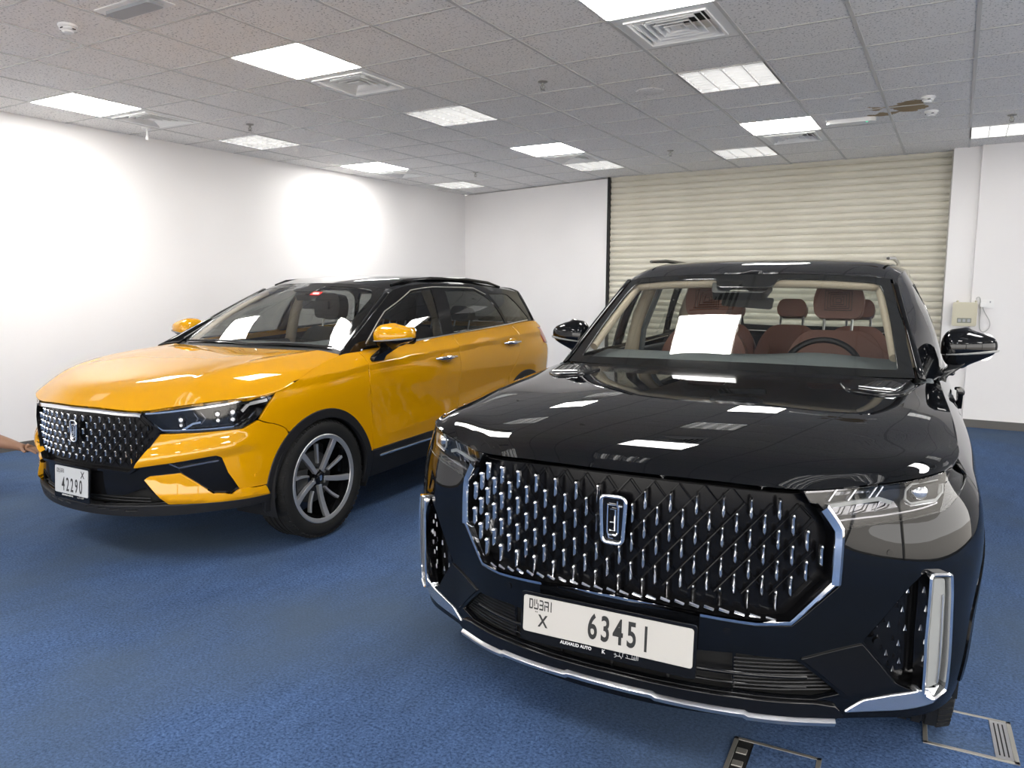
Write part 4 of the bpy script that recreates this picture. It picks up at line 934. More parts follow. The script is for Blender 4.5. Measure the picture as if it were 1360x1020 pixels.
# headlights
def headlight_black(sg):
    h = bpy.data.objects.new('headlight', None); COL.objects.link(h); h.parent = BC
    c0 = len(W.ku) // 2; kv = W.kv[-1]
    e2 = F(W, [(.502, .884)])[0]
    L_ = [(W.ku[c0 + 2] + .004, kv - .006), (W.ku[c0 + 3], kv - .007), (W.ku[c0 + 4], kv - .007), (W.ku[c0 + 5], kv - .007), (W.ku[c0 + 5] + .06, kv - .010)] + [S(W, [(.455, .905)])[0], side_o[0], lampO[1], lampO[0]] + lampB[::-1]
    L_ = L_ if sg > 0 else flip(L_)
    mf = lambda pts: [(u * sg, v) for u, v in F(W, pts)]
    patch(W, [L_], 'housing', MAT['matte_black'], h, off=-.055, walls=.05, cell=.04)
    patch(W, [L_], 'lens', MAT['lens'], h, off=-.001, th=.004, cell=.03)
    # projector
    (u, v), = mf([(.80, .876)]); c_ = Vector(W.p(u, v)[0] - W.n(u, v)[0] * .040); ax = Vector((0, -1, 0)) * .8 + Vector(W.n(u, v)[0]) * .35
    bm = bmesh.new(); lathe(bm, [(.0001, .026), (.012, .024), (.022, .017), (.028, .004), (.028, -.01)], ax='z', n=28); bm.transform(Matrix.Translation(c_) @ ax.to_track_quat('Z', 'Y').to_matrix().to_4x4()); finish(bm, 'projector', MAT['chrome'], h, smooth=True, angle=60)
    P8 = [(-.045, -.012), (-.030, -.026), (.034, -.026), (.050, -.008), (.050, .012), (.034, .028), (-.030, .028), (-.045, .012)]
    ring = offs(W, mf([(.80 + a, .876 + b_ + .14 * a) for a, b_ in P8]), -.018); bm = bmesh.new(); tube(bm, list(ring), .0035, 6, closed=True); finish(bm, 'projector_ring', MAT['white_lens'], h, smooth=True, angle=50)
    ring = offs(W, mf([(.80 + a, .876 + b_ + .14 * a) for a, b_ in P8[:4]]), -.022); bm = bmesh.new(); tube(bm, [q - np.array((0, 0, .008)) for q in ring], .004, 6); finish(bm, 'reflector_rim', MAT['chrome'], h, smooth=True, angle=50)
    strip(W, mf([(.565, .838), (.69, .858), (.722, .848)]), [(-.0055, 0), (-.0055, .012), (.0055, .012), (.0055, 0)], 'daytime_light_bar', MAT['white_lens'], h, off=-.030)
    strip(W, mf([(.552, .828), (.60, .798), (.70, .812), (.80, .832), (.842, .846)]), [(-.002, 0), (-.002, .008), (.002, .008), (.002, 0)], 'lower_light_rim', MAT['dark_chrome'], h, off=-.03)
    for x in (.595, .640, .685, .70):
        strip(W, mf([(x - .022, .852), (x, .892)]), [(-.002, 0), (-.002, .014), (.002, .014), (.002, 0)], 'reflector_fin', MAT['satin'], h, off=-.035)
    strip(W, mf([(.517, .880), (.60, .884), (.70, .897), (.76, .905)]), [(-.004, 0), (-.004, .006), (.004, .006), (.004, 0)], 'upper_reflector', MAT['dark_chrome'], h, off=-.03)
    for x in (.60, .655, .71):
        P = offs(W, mf([(x - .02, .80 + (x - .6) * .18), (x + .012, .812 + (x - .6) * .18), (x + .02, .835 + (x - .6) * .14), (x - .01, .83 + (x - .6) * .14)]), -.04); bm = bmesh.new(); tube(bm, list(P), .0025, 5, closed=True); finish(bm, 'reflector_cell', MAT['dark_chrome'], h, smooth=True, angle=50)
    patch(W, [[(u, v) for u, v in mf([(.60, .862), (.74, .878), (.735, .905), (.60, .888)])]], 'reflector_panel', MAT['dark_chrome'], h, off=-.048, th=.004)
    patch(W, [[(u, v) for u, v in mf([(.60, .805), (.755, .828), (.742, .845), (.58, .826)])]], 'reflector_panel', MAT['dark_chrome'], h, off=-.050, th=.004)
    patch(W, [mf([(.846, .87), (.856, .87), (.856, .905), (.862, .918), (.850, .918)])], 'marker_light', MAT['white_lens'], h, off=-.02, th=.006, cell=.02)
    return h
headlight_black(1); headlight_black(-1)
# intake triangles with daytime lights
for sg in (1, -1):
    ff = lambda pts: (lambda q: q if sg > 0 else flip(q))(F(W, pts))
    patch(W, [ff([(.769, .618), (.806, .660), (.858, .658), (.865, .60), (.866, .328), (.80, .314), (.752, .342), (.666, .464)])], 'side_intake', MAT['gloss_black'], BC, off=-.05, walls=.05, cell=.03)
    d = bpy.data.objects.new('corner_light', None); COL.objects.link(d); d.parent = BC
    mf = lambda pts: [(u * sg, v) for u, v in F(W, pts)]
    frame = rounded([(p) for p in mf([(.812, .660), (.858, .657), (.862, .60), (.8635, .326), (.835, .300), (.812, .320), (.810, .47)])], .010, 3)
    strip(W, frame, [(-.005, -.04), (-.006, .006), (-.001, .010), (.004, .006), (.005, -.04)], 'corner_light_frame', MAT['chrome'], d, closed=True, off=.014)
    patch(W, [rounded(mf([(.826, .645), (.850, .643), (.853, .60), (.853, .340), (.826, .330), (.824, .47)]), .004, 2)], 'corner_light_guide', MAT['white_lens'], d, off=.008, th=.03, cell=.03)
    strip(W, mf([(.846, .60), (.848, .345)]), [(-.002, 0), (-.002, .006), (.002, .006), (.002, 0)], 'light_guide_rib', MAT['satin'], d, off=.006)
    # chrome foot sweeping inwards under the light
    patch(W, [ff([(.874, .335), (.868, .300), (.845, .277), (.77, .262), (.632, .250), (.676, .286), (.74, .303), (.808, .315), (.812, .325), (.85, .320)])], 'chrome_foot', MAT['soft_chrome'], d, off=.006, th=.03, cell=.02, bev=.004)
    bm = bmesh.new()
    for (x, z) in ((.786, .60), (.757, .572), (.724, .545), (.775, .545), (.690, .50), (.742, .50), (.785, .49), (.715, .46), (.77, .445), (.74, .415), (.775, .39), (.76, .365), (.71, .50)):
        a = offs(W, mf([(x - .003, z - .008), (x, z + .008), (x + .003, z - .008)]), -.035); tube(bm, list(a), .0018, 4)
    finish(bm, 'intake_pattern', MAT['satin'], BC)
    P = offs(W, mf([(.71, .455)]), -.03)[0]; bm = bmesh.new(); cyl(bm, P, -np.array(W.n(*mf([(.71, .455)])[0])[0]) * -1, .011, .012, 18); finish(bm, 'parking_sensor', MAT['gloss_black'], BC, smooth=True, angle=40)
    patch(W, [ff([(.664, .456), (.518, .414), (.632, .304), (.752, .336)])], 'bumper_blade', MAT['gloss_black'], BC, off=.006, th=.02, cell=.03)
for x in (.329, -.36):
    (u, v), = F(W, [(x, .483)]); bm = bmesh.new(); cyl(bm, W.p(u, v)[0] - W.n(u, v)[0] * .004, W.n(u, v)[0], .0105, .006, 20); finish(bm, 'parking_sensor', MAT['gloss_black'], BC, smooth=True, angle=40)
(u, v), = F(W, [(.718, .717)]); bm = bmesh.new(); cyl(bm, W.p(u, v)[0], W.n(u, v)[0], .008, .0015, 16); finish(bm, 'washer_cover', MAT['gloss_black'], BC)
# lower intake
patch(W, [mir(low_h)], 'lower_intake', MAT['dark'], BC, off=-.06, walls=.06, cell=.05)
bm = bmesh.new()
for sg in (1, -1):
    bm = bmesh.new()
    for k in range(9):
        z = .400 - k * .0115; xa, xb = .352, min(.60, .515 + (.412 - z) * .85)
        uv = F(W, [(sg * (xa + (xb - xa) * t), z) for t in (0, .25, .5, .75, 1)]); tube(bm, list(offs(W, uv, -.018)), .0028, 5)
    finish(bm, 'intake_slats', MAT['matte_black'], BC)
for z, r_ in ((.362, .007), (.330, .004)):
    bm = bmesh.new(); tube(bm, list(offs(W, F(W, [(x, z - .03 * abs(x)) for x in np.linspace(-.54, .54, 25)]), -.02)), r_, 6); finish(bm, 'intake_bar', MAT['gloss_black'], BC, smooth=True, angle=60)
bm = bmesh.new()
for x in (-.352, -.17, .0, .17, .352): tube(bm, list(offs(W, F(W, [(x, .415), (x, .31)]), -.022)), .005, 6)
finish(bm, 'intake_post', MAT['gloss_black'], BC)
# lower lip with the silver strip
lipr = F(W, [(.63, .300), (.555, .284), (.354, .297), (.15, .304), (0, .306)])
patch(W, [mir(F(W, [(0, .303), (.15, .301), (.354, .294), (.552, .281), (.60, .27), (.62, .245), (.58, .222), (.40, .236), (.13, .251), (0, .253)]))], 'lower_lip', MAT['gloss_black'], BC, off=.016, th=.03, cell=.03, bev=.006)
sv = F(W, [(.600, .226), (.50, .233), (.385, .243), (.375, .250), (.14, .262), (.13, .268), (0, .269)])
strip(W, sv[:-1] + [(0, sv[-1][1])] + [(-u, v) for u, v in sv[:-1][::-1]], [(-.011, 0), (-.010, .010), (.003, .014), (.011, .004), (.011, 0)], 'silver_lip_strip', MAT['satin'], BC, off=.012)
# licence plate
Mp = Matrix.Translation((-.006, -.028, .4455)) @ Matrix.Rotation(R(90 - 4), 4, 'X')
ink = MAT['ink']; wt = mat('grey_letters', (.5, .5, .5), .5)
pl = plate_obj(BC, .522, .112, Mp, '', [('X', .052, -.195, -.018, .80, .0010, ink, 'plate_letter')] + [(ch, .104, xx, -.002, .60, .0022, ink, 'plate_digit') for ch, xx in zip('6345', (-.035, .005, .044, .085))] + [
    ('ALKHALID AUTO', .0135, -.085, -.0655, .95, .0003, wt, 'dealer_lettering'), ('K', .0165, .002, -.0655, .95, .0003, wt, 'dealer_logo')], MAT['plate'])
bm = bmesh.new(); box(bm, .123, .1305, -.038, .036, .0068, .0076); finish(bm, 'plate_digit', ink, pl)
def script(parent, x0, y0, s, z, m_, nm, flipx=False):
    """approximate Arabic lettering: base line with teeth, bowls and dots"""
    bm = bmesh.new(); q = lambda pts, r_=.00075: tube(bm, [(x0 + a * s, y0 + b_ * s, z) for a, b_ in pts], r_ * s / .012, 4)
    q([(0, .3), (-.25, .55), (-.5, .3), (-.25, .1), (0, .3), (.05, -.2), (-.4, -.5)]); q([(0, 0), (1.3, 0)]); q([(.9, 0), (.9, .5)]); q([(1.3, 0), (1.5, -.35), (1.3, -.5)]); q([(1.75, 0), (1.75, 1.1)]); q([(2.0, .95), (2.2, 1.2)])
    q([(2.5, 0), (3.0, 0), (3.0, .5), (2.8, .8)]); q([(3.0, 0), (4.2, 0), (4.2, 1.1)]); q([(4.2, 0), (4.9, 0), (4.6, .5), (5.1, .5)]); q([(4.9, 0), (5.3, 0), (5.3, 1.1)]); q([(5.7, 0), (5.7, 1.1)])
    for a, b_ in ((.8, .9), (1.0, .9), (4.7, .85)): q([(a, b_), (a + .12, b_)])
    return finish(bm, nm, m_, parent)
script(pl, .040, -.069, .0115, .0048, wt, 'dealer_lettering')
def dubai(parent, cx, cy, w, h, z, nm='plate_emirate_name'):
    """the squared DUBAI word mark made of short bars"""
    bm = bmesh.new(); W_ = w / 2; t = h * .20
    def b(x0, x1, y0, y1): box(bm, cx - W_ + x0 * w, cx - W_ + x1 * w, cy + (y0 - .5) * h, cy + (y1 - .5) * h, z, z + .0006)
    t_ = .045
    b(0, t_, 0, 1); b(0, .15, .85, 1); b(.13, .165, .12, .88); b(0, .15, 0, .15)
    b(.21, .245, .3, 1); b(.21, .38, 0, .15); b(.30, .335, .55, 1); b(.36, .395, .1, .65); b(.21, .245, 0, .2)
    b(.44, .58, .85, 1); b(.44, .60, .42, .57); b(.57, .605, .55, .9); b(.44, .60, 0, .15); b(.57, .605, .1, .45)
    b(.65, .685, 0, .6); b(.65, .83, .82, .97); b(.80, .835, 0, .85); b(.70, .82, .40, .53)
    b(.92, .955, 0, 1)
    for x in (.27, .33): b(x, x + .03, -.28, -.18)
    return finish(bm, nm, MAT['ink'], parent)
dubai(pl, -.203, .032, .078, .031, .0070)
# hood, cowl, windscreen
def H_edge(net, r_in=.004):
    ku, kv = net.ku, net.kv; c0 = len(ku) // 2; L_ = [(ku[-1] * t, g) for t in np.linspace(0, 1, 9)]
    L_ += [(ku[-1] - g, kv[-1] * t) for t in np.linspace(.06, .97, 10)] + [(ku[-1] * t, kv[-1] - g) for t in np.linspace(1, 0, 9)]
    return L_
patch(B_hood, [mir(H_edge(B_hood))], 'hood', bp_, BC, cell=.05, th=.02, bev=.004)
# raised ridge and recessed vent on each side of the hood
for sg in (1, -1):
    v_ = bpy.data.objects.new('hood_vent', None); COL.objects.link(v_); v_.parent = BC
    tf = lambda pts: (lambda q: q if sg > 0 else flip(q))(T_(B_hood, pts))
    patch(B_hood, [rounded(tf([(.50, 1.20), (.535, 1.05), (.64, 1.03), (.72, 1.12), (.76, 1.27), (.74, 1.34), (.62, 1.28)]), .03, 4)], 'vent_surround', MAT['gloss_black'], v_, off=.010, th=.012, cell=.03, bev=.008)
    patch(B_hood, [rounded(tf([(.575, 1.10), (.68, 1.11), (.715, 1.24), (.69, 1.28), (.62, 1.25)]), .012, 3)], 'vent_insert', MAT['matte_black'], v_, off=.012, th=.006, cell=.03)
    bm = bmesh.new()
    for k in range(4):
        x = .602 + k * .026; a = offs(B_hood, [(u * sg, v) for u, v in T_(B_hood, [(x, 1.125), (x + .022, 1.24)])], .014); tube(bm, list(a), .003, 5)
    finish(bm, 'vent_fins', MAT['dark_chrome'], v_, smooth=True, angle=60)
    bm = bmesh.new(); a = offs(B_hood, [(u * sg, v) for u, v in T_(B_hood, [(.57, 1.09), (.62, 1.088), (.69, 1.10), (.71, 1.17), (.725, 1.26)])], .014); tube(bm, list(a), [.003, .005, .006, .004, .002], 8); finish(bm, 'vent_trim', MAT['chrome'], v_, smooth=True, angle=60)
patch(B_cowl, [mir(H_edge(B_cowl))], 'cowl_panel', MAT['gloss_black'], BC, cell=.05, th=.01, off=-.004)
ws = B_ws; ku, kv = ws.ku[-1], ws.kv[-1]
outline = lambda e, b_, t_, ku=ku, kv=kv: [(ku * t - (e if t > .99 else 0), b_) for t in np.linspace(0, 1, 7)] + [(ku - e, kv * t) for t in np.linspace(.12, .88, 6)] + [(ku * t - (e if t > .99 else 0), kv - t_) for t in np.linspace(1, 0, 7)]
glass_half = rounded(mir([(0, .050), (.30, .048), (.55, .046), (.66, .046), (ku - .062, .075)] + [(ku - .058, kv * t) for t in (.5, .8)] + [(ku - .075, kv - .045), (.42, kv - .040), (.155, kv - .040), (.135, kv - .115), (0, kv - .118)]), .03, 4)
patch(ws, [mir(outline(.012, .0, .0)), glass_half], 'windscreen_surround', MAT['frit'], BC, cell=.06, th=.008, bev=.002, label='black band around the windscreen')
patch(ws, [[(u, v) for u, v in glass_half]], 'windscreen', MAT['glass'], BC, off=-.002, th=.004, cell=.08)
patch(B_roof, [mir(outline(.004, .004, .004, B_roof.ku[-1], B_roof.kv[-1]))], 'roof', bp_, BC, cell=.06, th=.02)
# camera housing and inside mirror
(u, v), = [(0.0, kv - .075)]; 
bm = bmesh.new(); P = ws.p(.0, kv - .09)[0]; n_ = Vector(ws.n(0., kv - .09)[0]); up = Vector((0, .6, .5)).normalized()
Mx = Matrix.Translation(Vector(P) - n_ * .03 + Vector((-.02, 0, 0))) @ Matrix((Vector((1, 0, 0)), n_.cross(Vector((1, 0, 0))), n_)).transposed().to_4x4()
prism(bm, rounded([(-.13, -.055), (.12, -.055), (.145, .05), (-.15, .05)], .02, 4), -.03, .012, Mx); finish(bm, 'camera_cover', MAT['matte_black'], BC, bevel=.006)
bm = bmesh.new(); prism(bm, [(-.045, -.045), (.045, -.045), (.012, .0), (-.012, .0)], .012, .016, Mx); finish(bm, 'windscreen_camera', MAT['steel'], BC)
bm = bmesh.new(); prism(bm, rounded([(-.13, -.03), (.12, -.03), (.125, .028), (-.13, .028)], .012, 4), -.012, .012, Matrix.Translation((-.015, 2.0, 1.372)) @ Matrix.Rotation(R(90), 4, 'X') @ Matrix.Rotation(R(-4), 4, 'Z')); finish(bm, 'rear_view_mirror', MAT['matte_black'], BC, bevel=.006)
# side body
dF, dB, dR = 1.42, 2.42, 3.42
def side_panels(root, net, side_net, paint, AXF, AXR, CZ, ar, dF, dB, dR, zb, fend, hoodx, clad_z, rearq):
    pass
sr = lambda z0, z1, n, y: [(y, z0 + (z1 - z0) * i / n) for i in range(n + 1)]
c0 = len(W.ku) // 2; KV = W.kv[-1]
def Eu(net, y):      # surface parameter u on the top edge where it reaches y (right side)
    uu = np.linspace(net.ku[len(net.ku) // 2 + 6], net.ku[len(net.ku) // 2 + 12], 400); P = net.p(uu, [net.kv[-1]] * 400); return float(uu[np.argmin(abs(P[:, 1] - y))])
def Etop(net, y0, y1, n=8, e=.004): return [(Eu(net, y0 + (y1 - y0) * i / n), net.kv[-1] - e) for i in range(n + 1)]
fender = Etop(W, .50, dF - .004) + S(W, sr(1.03, .26, 6, dF - .004)[1:]) + S(W, arch_l(-14, 123.5)) + S(W, [(.568, .715), (.543, .80), (.493, .90)])
pair(W, fender, 'front_fender', bp_, BC, cell=.05)
front_door = Etop(W, dF + .004, dB - .004) + S(W, [(dB - .004, 1.0), (dB, .6), (dB, .34), (dF + .004, .34), (dF + .004, .8)])
pair(W, front_door, 'front_door', bp_, BC, cell=.06)
rear_door = Etop(W, dB + .004, dR + .1) + S(W, [(dR + .08, .95), (dR + .02, .78)] + arch_pts(AXR, CZ, .43, 127, 180, 8) + [(dR - .06, .34), (dB + .006, .34), (dB + .006, .6)])
pair(W, rear_door, 'rear_door', bp_, BC, cell=.06)
rq = Etop(W, dR + .108, 4.28) + S(W, [(4.28, .9), (4.28, .60), (4.28, .30)] + arch_pts(AXR, CZ, .43, -8, 126, 12) + [(dR + .088, .95)])
pair(W, rq, 'rear_quarter_panel', bp_, BC, cell=.06)
sill_p = S(W, [(dF - .002, .332), (dR - .08, .332), (dR - .08, .255), (dF + .03, .25), (dF - .002, .252)])
pair(W, sill_p, 'sill_cladding', MAT['matte_black'], BC, off=.012, cell=.06)
# wheel arch trims
for cy in (AXF, AXR):
    strip(W, S(W, arch_pts(cy, CZ, .399 if cy == AXF else .424, -12, 188, 30)), [(-.006, -.02), (-.008, .004), (.008, .004), (.008, -.02)], 'wheel_arch_trim', bp_, BC, mirror=True)
# tail
ru = W.ku[-1]
tailp = [(W.ku[c0 + 13], .02), (ru, .02), (ru, KV), (W.ku[c0 + 13], KV)]
pair(W, [(W.ku[c0 + 13] + .02, .02), (ru - .001, .02), (ru - .001, KV - .22), (W.ku[c0 + 13] + .02, KV - .22)], 'rear_bumper', bp_, BC, cell=.1)
pair(W, [(W.ku[c0 + 13] + .30, KV - .215), (ru - .001, KV - .215), (ru - .001, KV - .004), (W.ku[c0 + 13] + .30, KV - .004)], 'tailgate', bp_, BC, cell=.1)
pair(W, [(W.ku[c0 + 13] + .02, KV - .215), (W.ku[c0 + 13] + .295, KV - .215), (W.ku[c0 + 13] + .295, KV - .02), (W.ku[c0 + 13] + .02, KV - .02)], 'tail_lamp', MAT['red_lens'], BC, cell=.1)
kb, kbv = B_back.ku[-1], B_back.kv[-1]
bh = [(0, .05), (kb * .6, .05), (kb * .70, kbv * .5), (kb * .62, kbv - .05), (0, kbv - .05)]
patch(B_back, [mir([(0, .002), (kb, .002), (kb, kbv - .002), (0, kbv - .002)]), mir(bh)], 'rear_window_surround', MAT['frit'], BC, cell=.1)
patch(B_back, [mir(bh)], 'rear_window', MAT['tint_mid'], BC, cell=.1, off=-.003, th=.004)
# greenhouse sides
SN = B_side; su, sv_ = SN.ku[-1], SN.kv[-1]
def pairS(net, loops, *a, **k):
    o = patch(net, loops, *a, **k); me = o.data.copy(); me.transform(Matrix.Diagonal((-1, 1, 1, 1))); me.flip_normals()
    return link(o.name.split('.')[0], me, None, o.parent, o.get('label'))
def Spts(net, pts): return net.inv(0, pts)
win1 = rounded(Spts(SN, [(1.78, 1.085), (2.36, 1.095), (2.36, 1.465), (2.20, 1.455), (2.06, 1.38)]), .02, 3)
win2 = rounded(Spts(SN, [(2.48, 1.10), (3.38, 1.125), (3.32, 1.30), (3.22, 1.475), (2.48, 1.475)]), .02, 3)
win3 = rounded(Spts(SN, [(3.50, 1.14), (3.95, 1.16), (4.12, 1.30), (3.98, 1.42), (3.40, 1.465), (3.44, 1.30)]), .02, 3)
pairS(SN, [[(.003, .003), (su - .003, .003), (su - .003, sv_ - .003), (.003, sv_ - .003)], win1, win2, win3], 'side_window_surround', bp_, BC, cell=.06, th=.012)
for w_, nm, mm in ((win1, 'front_side_window', 'tint_mid'), (win2, 'rear_side_window', 'tint_mid'), (win3, 'quarter_window', 'tint_mid')): pairS(SN, [w_], nm, MAT[mm], BC, off=-.004, th=.004, cell=.1)
pairS(SN, [Spts(SN, [(1.80, 1.068), (2.6, 1.083), (3.95, 1.133), (3.95, 1.145), (2.6, 1.094), (1.80, 1.079)])], 'window_sill_trim', MAT['gloss_black'], BC, off=.004, th=.006, cell=.08)
# pillar between windscreen and side: outer A pillar bead
for sg in (1, -1):
    bm = bmesh.new(); P = ws.p([ku] * 12, np.linspace(0, kv, 12)); Q = SN.p([0.0] * 12, np.linspace(0, sv_, 12))
    mid = [((a + b_) / 2 + np.array((.008, -.006, .004))) * np.array((sg, 1, 1)) for a, b_ in zip(P, Q)]
    A = [bm.verts.new(p * np.array((sg, 1, 1))) for p in P]; Bm = [bm.verts.new(p) for p in mid]; Cc = [bm.verts.new(q * np.array((sg, 1, 1))) for q in Q]
    for L1, L2 in ((A, Bm), (Bm, Cc)):
        for i in range(11): bm.faces.new((L1[i], L1[i + 1], L2[i + 1], L2[i]))
    o = finish(bm, 'a_pillar', bp_, BC, smooth=True); s_ = o.modifiers.new('s', 'SOLIDIFY'); s_.thickness = .01; s_.offset = 0
    bm = bmesh.new(); tube(bm, [(sg * .61, 2.25, 1.592), (sg * .625, 2.6, 1.608), (sg * .635, 3.2, 1.608), (sg * .625, 3.8, 1.590), (sg * .60, 4.15, 1.562)], [.008, .012, .012, .012, .008], 8); finish(bm, 'roof_rail', bp_, BC, smooth=True, angle=60)
    # door handles
    for y in (2.22, 3.22):
        bm = bmesh.new(); tube(bm, [(sg * .945, y - .10, .945), (sg * .966, y - .085, .947), (sg * .970, y, .948), (sg * .966, y + .085, .950), (sg * .945, y + .1, .95)], [.008, .011, .012, .011, .008], 8); finish(bm, 'door_handle', MAT['gloss_black'], BC, smooth=True, angle=60)
    mirror_part(BC, sg, bp_, (.968, 1.93, 1.180), (.112, .075, .092), ((.865, 1.93, .965), (.868, 1.93, 1.045), ((.018, .05), (.020, .05), (.028, .035), (.045, .03))), MAT['gloss_black'])
    bm = bmesh.new(); prism(bm, rounded([(1.85, .985), (2.02, .985), (1.99, .915), (1.90, .90)], .02, 3), .0, .02, Matrix(((0, 0, sg, sg * .935), (1, 0, 0, 0), (0, 1, 0, 0), (0, 0, 0, 1)))); finish(bm, 'mirror_base', MAT['gloss_black'], BC, bevel=.005)
    for cy in (AXF, AXR): arch_liner(BC, sg * .66, cy, CZ, .398 if cy == AXF else .424, sg * .60, sg * .915)
    for cy in (AXF, AXR): wheel(BC, sg * .80, cy, .368, .258, .235, sg)
# inner shell, floor pan, cabin
def bcut(q):
    for cy in (AXF, AXR):
        if (q.y - cy) ** 2 + (q.z - CZ) ** 2 < .46 ** 2 and abs(q.x) > .55: return True
    return False
shell_mesh(BC, W, .085, 'inner_body', MAT['dark'], bcut)
bm = bmesh.new()
for (a, b_, w_) in ((.22, .50, .56), (1.37, 3.35, .84), (4.24, 4.5, .7)): box(bm, -w_, w_, a, b_, .26, .30)
for (a, b_) in ((.50, 1.37), (3.35, 4.24)): box(bm, -.60, .60, a, b_, .26, .30)
finish(bm, 'underbody', MAT['matte_black'], BC)
bm = bmesh.new(); box(bm, -.80, .80, 1.22, 1.25, .30, 1.0); finish(bm, 'firewall', MAT['dark'], BC)
# hood underside panel
patch(B_hood, [mir(H_edge(B_hood))], 'hood_lining', MAT['dark'], BC, off=-.03, cell=.15, th=.004)
patch(B_roof, [mir(outline(.03, .06, .05, B_roof.ku[-1], B_roof.kv[-1]))], 'headliner', MAT['beige'], BC, off=-.045, cell=.12, th=.004)
# dashboard
bm = bmesh.new(); n = 24; rings = []
for i in range(n + 1):
    x = -.70 + 1.40 * i / n; hump = .020 * math.exp(-((x - .35) / .20) ** 2); fwd = .16 * (1 - (x / .72) ** 2)
    rings.append([bm.verts.new((x, y, z)) for y, z in ((1.42 - fwd, 1.02), (1.50 - fwd * .8, 1.075), (1.66, 1.105 + hump), (1.82, 1.118 + hump), (1.88, 1.10 + hump), (1.90, 1.03), (1.82, .75), (1.6, .6))])
for A, B in zip(rings, rings[1:]):
    for j in range(7): bm.faces.new((A[j], A[j + 1], B[j + 1], B[j]))
finish(bm, 'dashboard', MAT['dash'], BC, smooth=True, angle=40)
seat(BC, .365, 2.32, .50, MAT['brown'], recl=14); seat(BC, -.365, 2.32, .50, MAT['brown'], recl=14)
for x in (.42, 0, -.42): seat(BC, x, 3.12, .50, MAT['brown'], w=.42, recl=22, hr=.20, hh=.12, pattern=False)
steering(BC, .350, 2.02, 1.015, .185, 66)
# inner pillars and header, beige
for sg in (1, -1):
    bm = bmesh.new(); P = offs(ws, [(sg * (ku - .055), t) for t in np.linspace(.16, kv - .02, 10)], -.035); tube(bm, list(P), [.022] * 10, 10); finish(bm, 'inner_a_pillar', MAT['beige'], BC, smooth=True, angle=60)
    for y, x0, x1, m_ in ((2.42, .78, .645, 'beige'), (3.43, .77, .655, 'beige')):
        bm = bmesh.new(); tube(bm, [(sg * (x0 - .0), y, 1.04), (sg * (x0 - .045), y + .02, 1.28), (sg * x1, y + .02, 1.50)], [.045, .04, .035], 8); finish(bm, 'inner_pillar', MAT[m_], BC, smooth=True, angle=60)
    bm = bmesh.new(); box(bm, sg * .80 - .03, sg * .80 + .03, 1.45, 3.9, .35, 1.07); finish(bm, 'inner_door_trim', MAT['dash'], BC, bevel=.02)
    bm = bmesh.new(); tube(bm, [(sg * .60, 2.43, 1.46), (sg * .70, 2.43, 1.2), (sg * .74, 2.43, .8)], .018, 6); finish(bm, 'seat_belt', MAT['dash'], BC)
bm = bmesh.new(); P = offs(ws, [(t, kv - .035) for t in np.linspace(-ku + .06, ku - .06, 16)], -.03); tube(bm, list(P), .022, 8); finish(bm, 'windscreen_header', MAT['beige'], BC, smooth=True, angle=60)
bm = bmesh.new()
for s, (a, b_) in ((1, (.16, .56)), (-1, (-.56, -.18))): box(bm, a, b_, 2.02, 2.18, 1.474, 1.49)
finish(bm, 'sun_visor', MAT['beige'], BC, bevel=.006)
bm = bmesh.new(); box(bm, -.72, .72, 3.6, 4.4, .80, .86); finish(bm, 'parcel_shelf', MAT['dash'], BC, bevel=.01)
# paper on the dashboard
def paper_sheet(root, pts, label):
    bm = bmesh.new(); V = [bm.verts.new(p) for p in pts]; bm.faces.new(V); bmesh.ops.subdivide_edges(bm, edges=bm.edges, cuts=6, use_grid_fill=True)
    for v in bm.verts:
        pass
    o = finish(bm, 'paper_sheet', MAT['paper']); s_ = o.modifiers.new('s', 'SOLIDIFY'); s_.thickness = .0006; tag(o, label, 'paper', 'white paper sheets on the dashboards'); return o
def car_pt(root, p): 
    a = root.rotation_euler.z; return (root.location.x + p[0] * math.cos(a) - p[1] * math.sin(a), root.location.y + p[0] * math.sin(a) + p[1] * math.cos(a), p[2])
# ------------------------------------------------------------ yellow car
YC = thing('suv', 'yellow SUV with a black roof parked along the white wall', 'car', (1.486, -.73798, 0), .0503095, 'parked cars')
W = Y_W; c0 = len(W.ku) // 2; KV = W.kv[-1]; YP = MAT['yellow']; MB_ = MAT['matte_black']
AF, AR, YZ = .925, 3.49, .33
fcut = lambda pts: F(W, pts)
Et = lambda i: (W.ku[c0 + i], KV - .004)
lampO = S(W, [(.475, .745), (.555, .850)]) 
lamp_in = F(W, [(.408, .812), (.430, .800), (.512, .708)])
lamp_bot = F(W, [(.60, .708), (.70, .710), (.785, .714)])
# black lower mask with the whole front opening area
mask = F(W, [(0, .512), (.20, .512), (.355, .503), (.385, .524), (.50, .556), (.70, .592), (.735, .585), (.785, .40)]) + S(W, [(.50, .41), (.53, .40), (.545, .345)]) + F(W, [(.80, .338), (.53, .330), (.36, .322), (.20, .31), (0, .305)])
low = F(W, [(0, .372), (.16, .372), (.30, .378), (.43, .43), (.515, .345), (.36, .335), (.15, .322), (0, .318)])
patch(W, [mir(mask), mir(low)], 'front_bumper', MAT['gloss_black'], YC, off=-.014, cell=.035, th=.02, label='black centre of the front bumper')
patch(W, [mir(low)], 'lower_intake', MAT['dark'], YC, off=-.06, walls=.05, cell=.06)
bm = bmesh.new()
for z in (.362, .345):
    tube(bm, list(offs(W, F(W, [(x, z) for x in np.linspace(-.44, .44, 23)]), -.025)), .004, 6)
finish(bm, 'intake_bar', MB_, YC, smooth=True, angle=60)
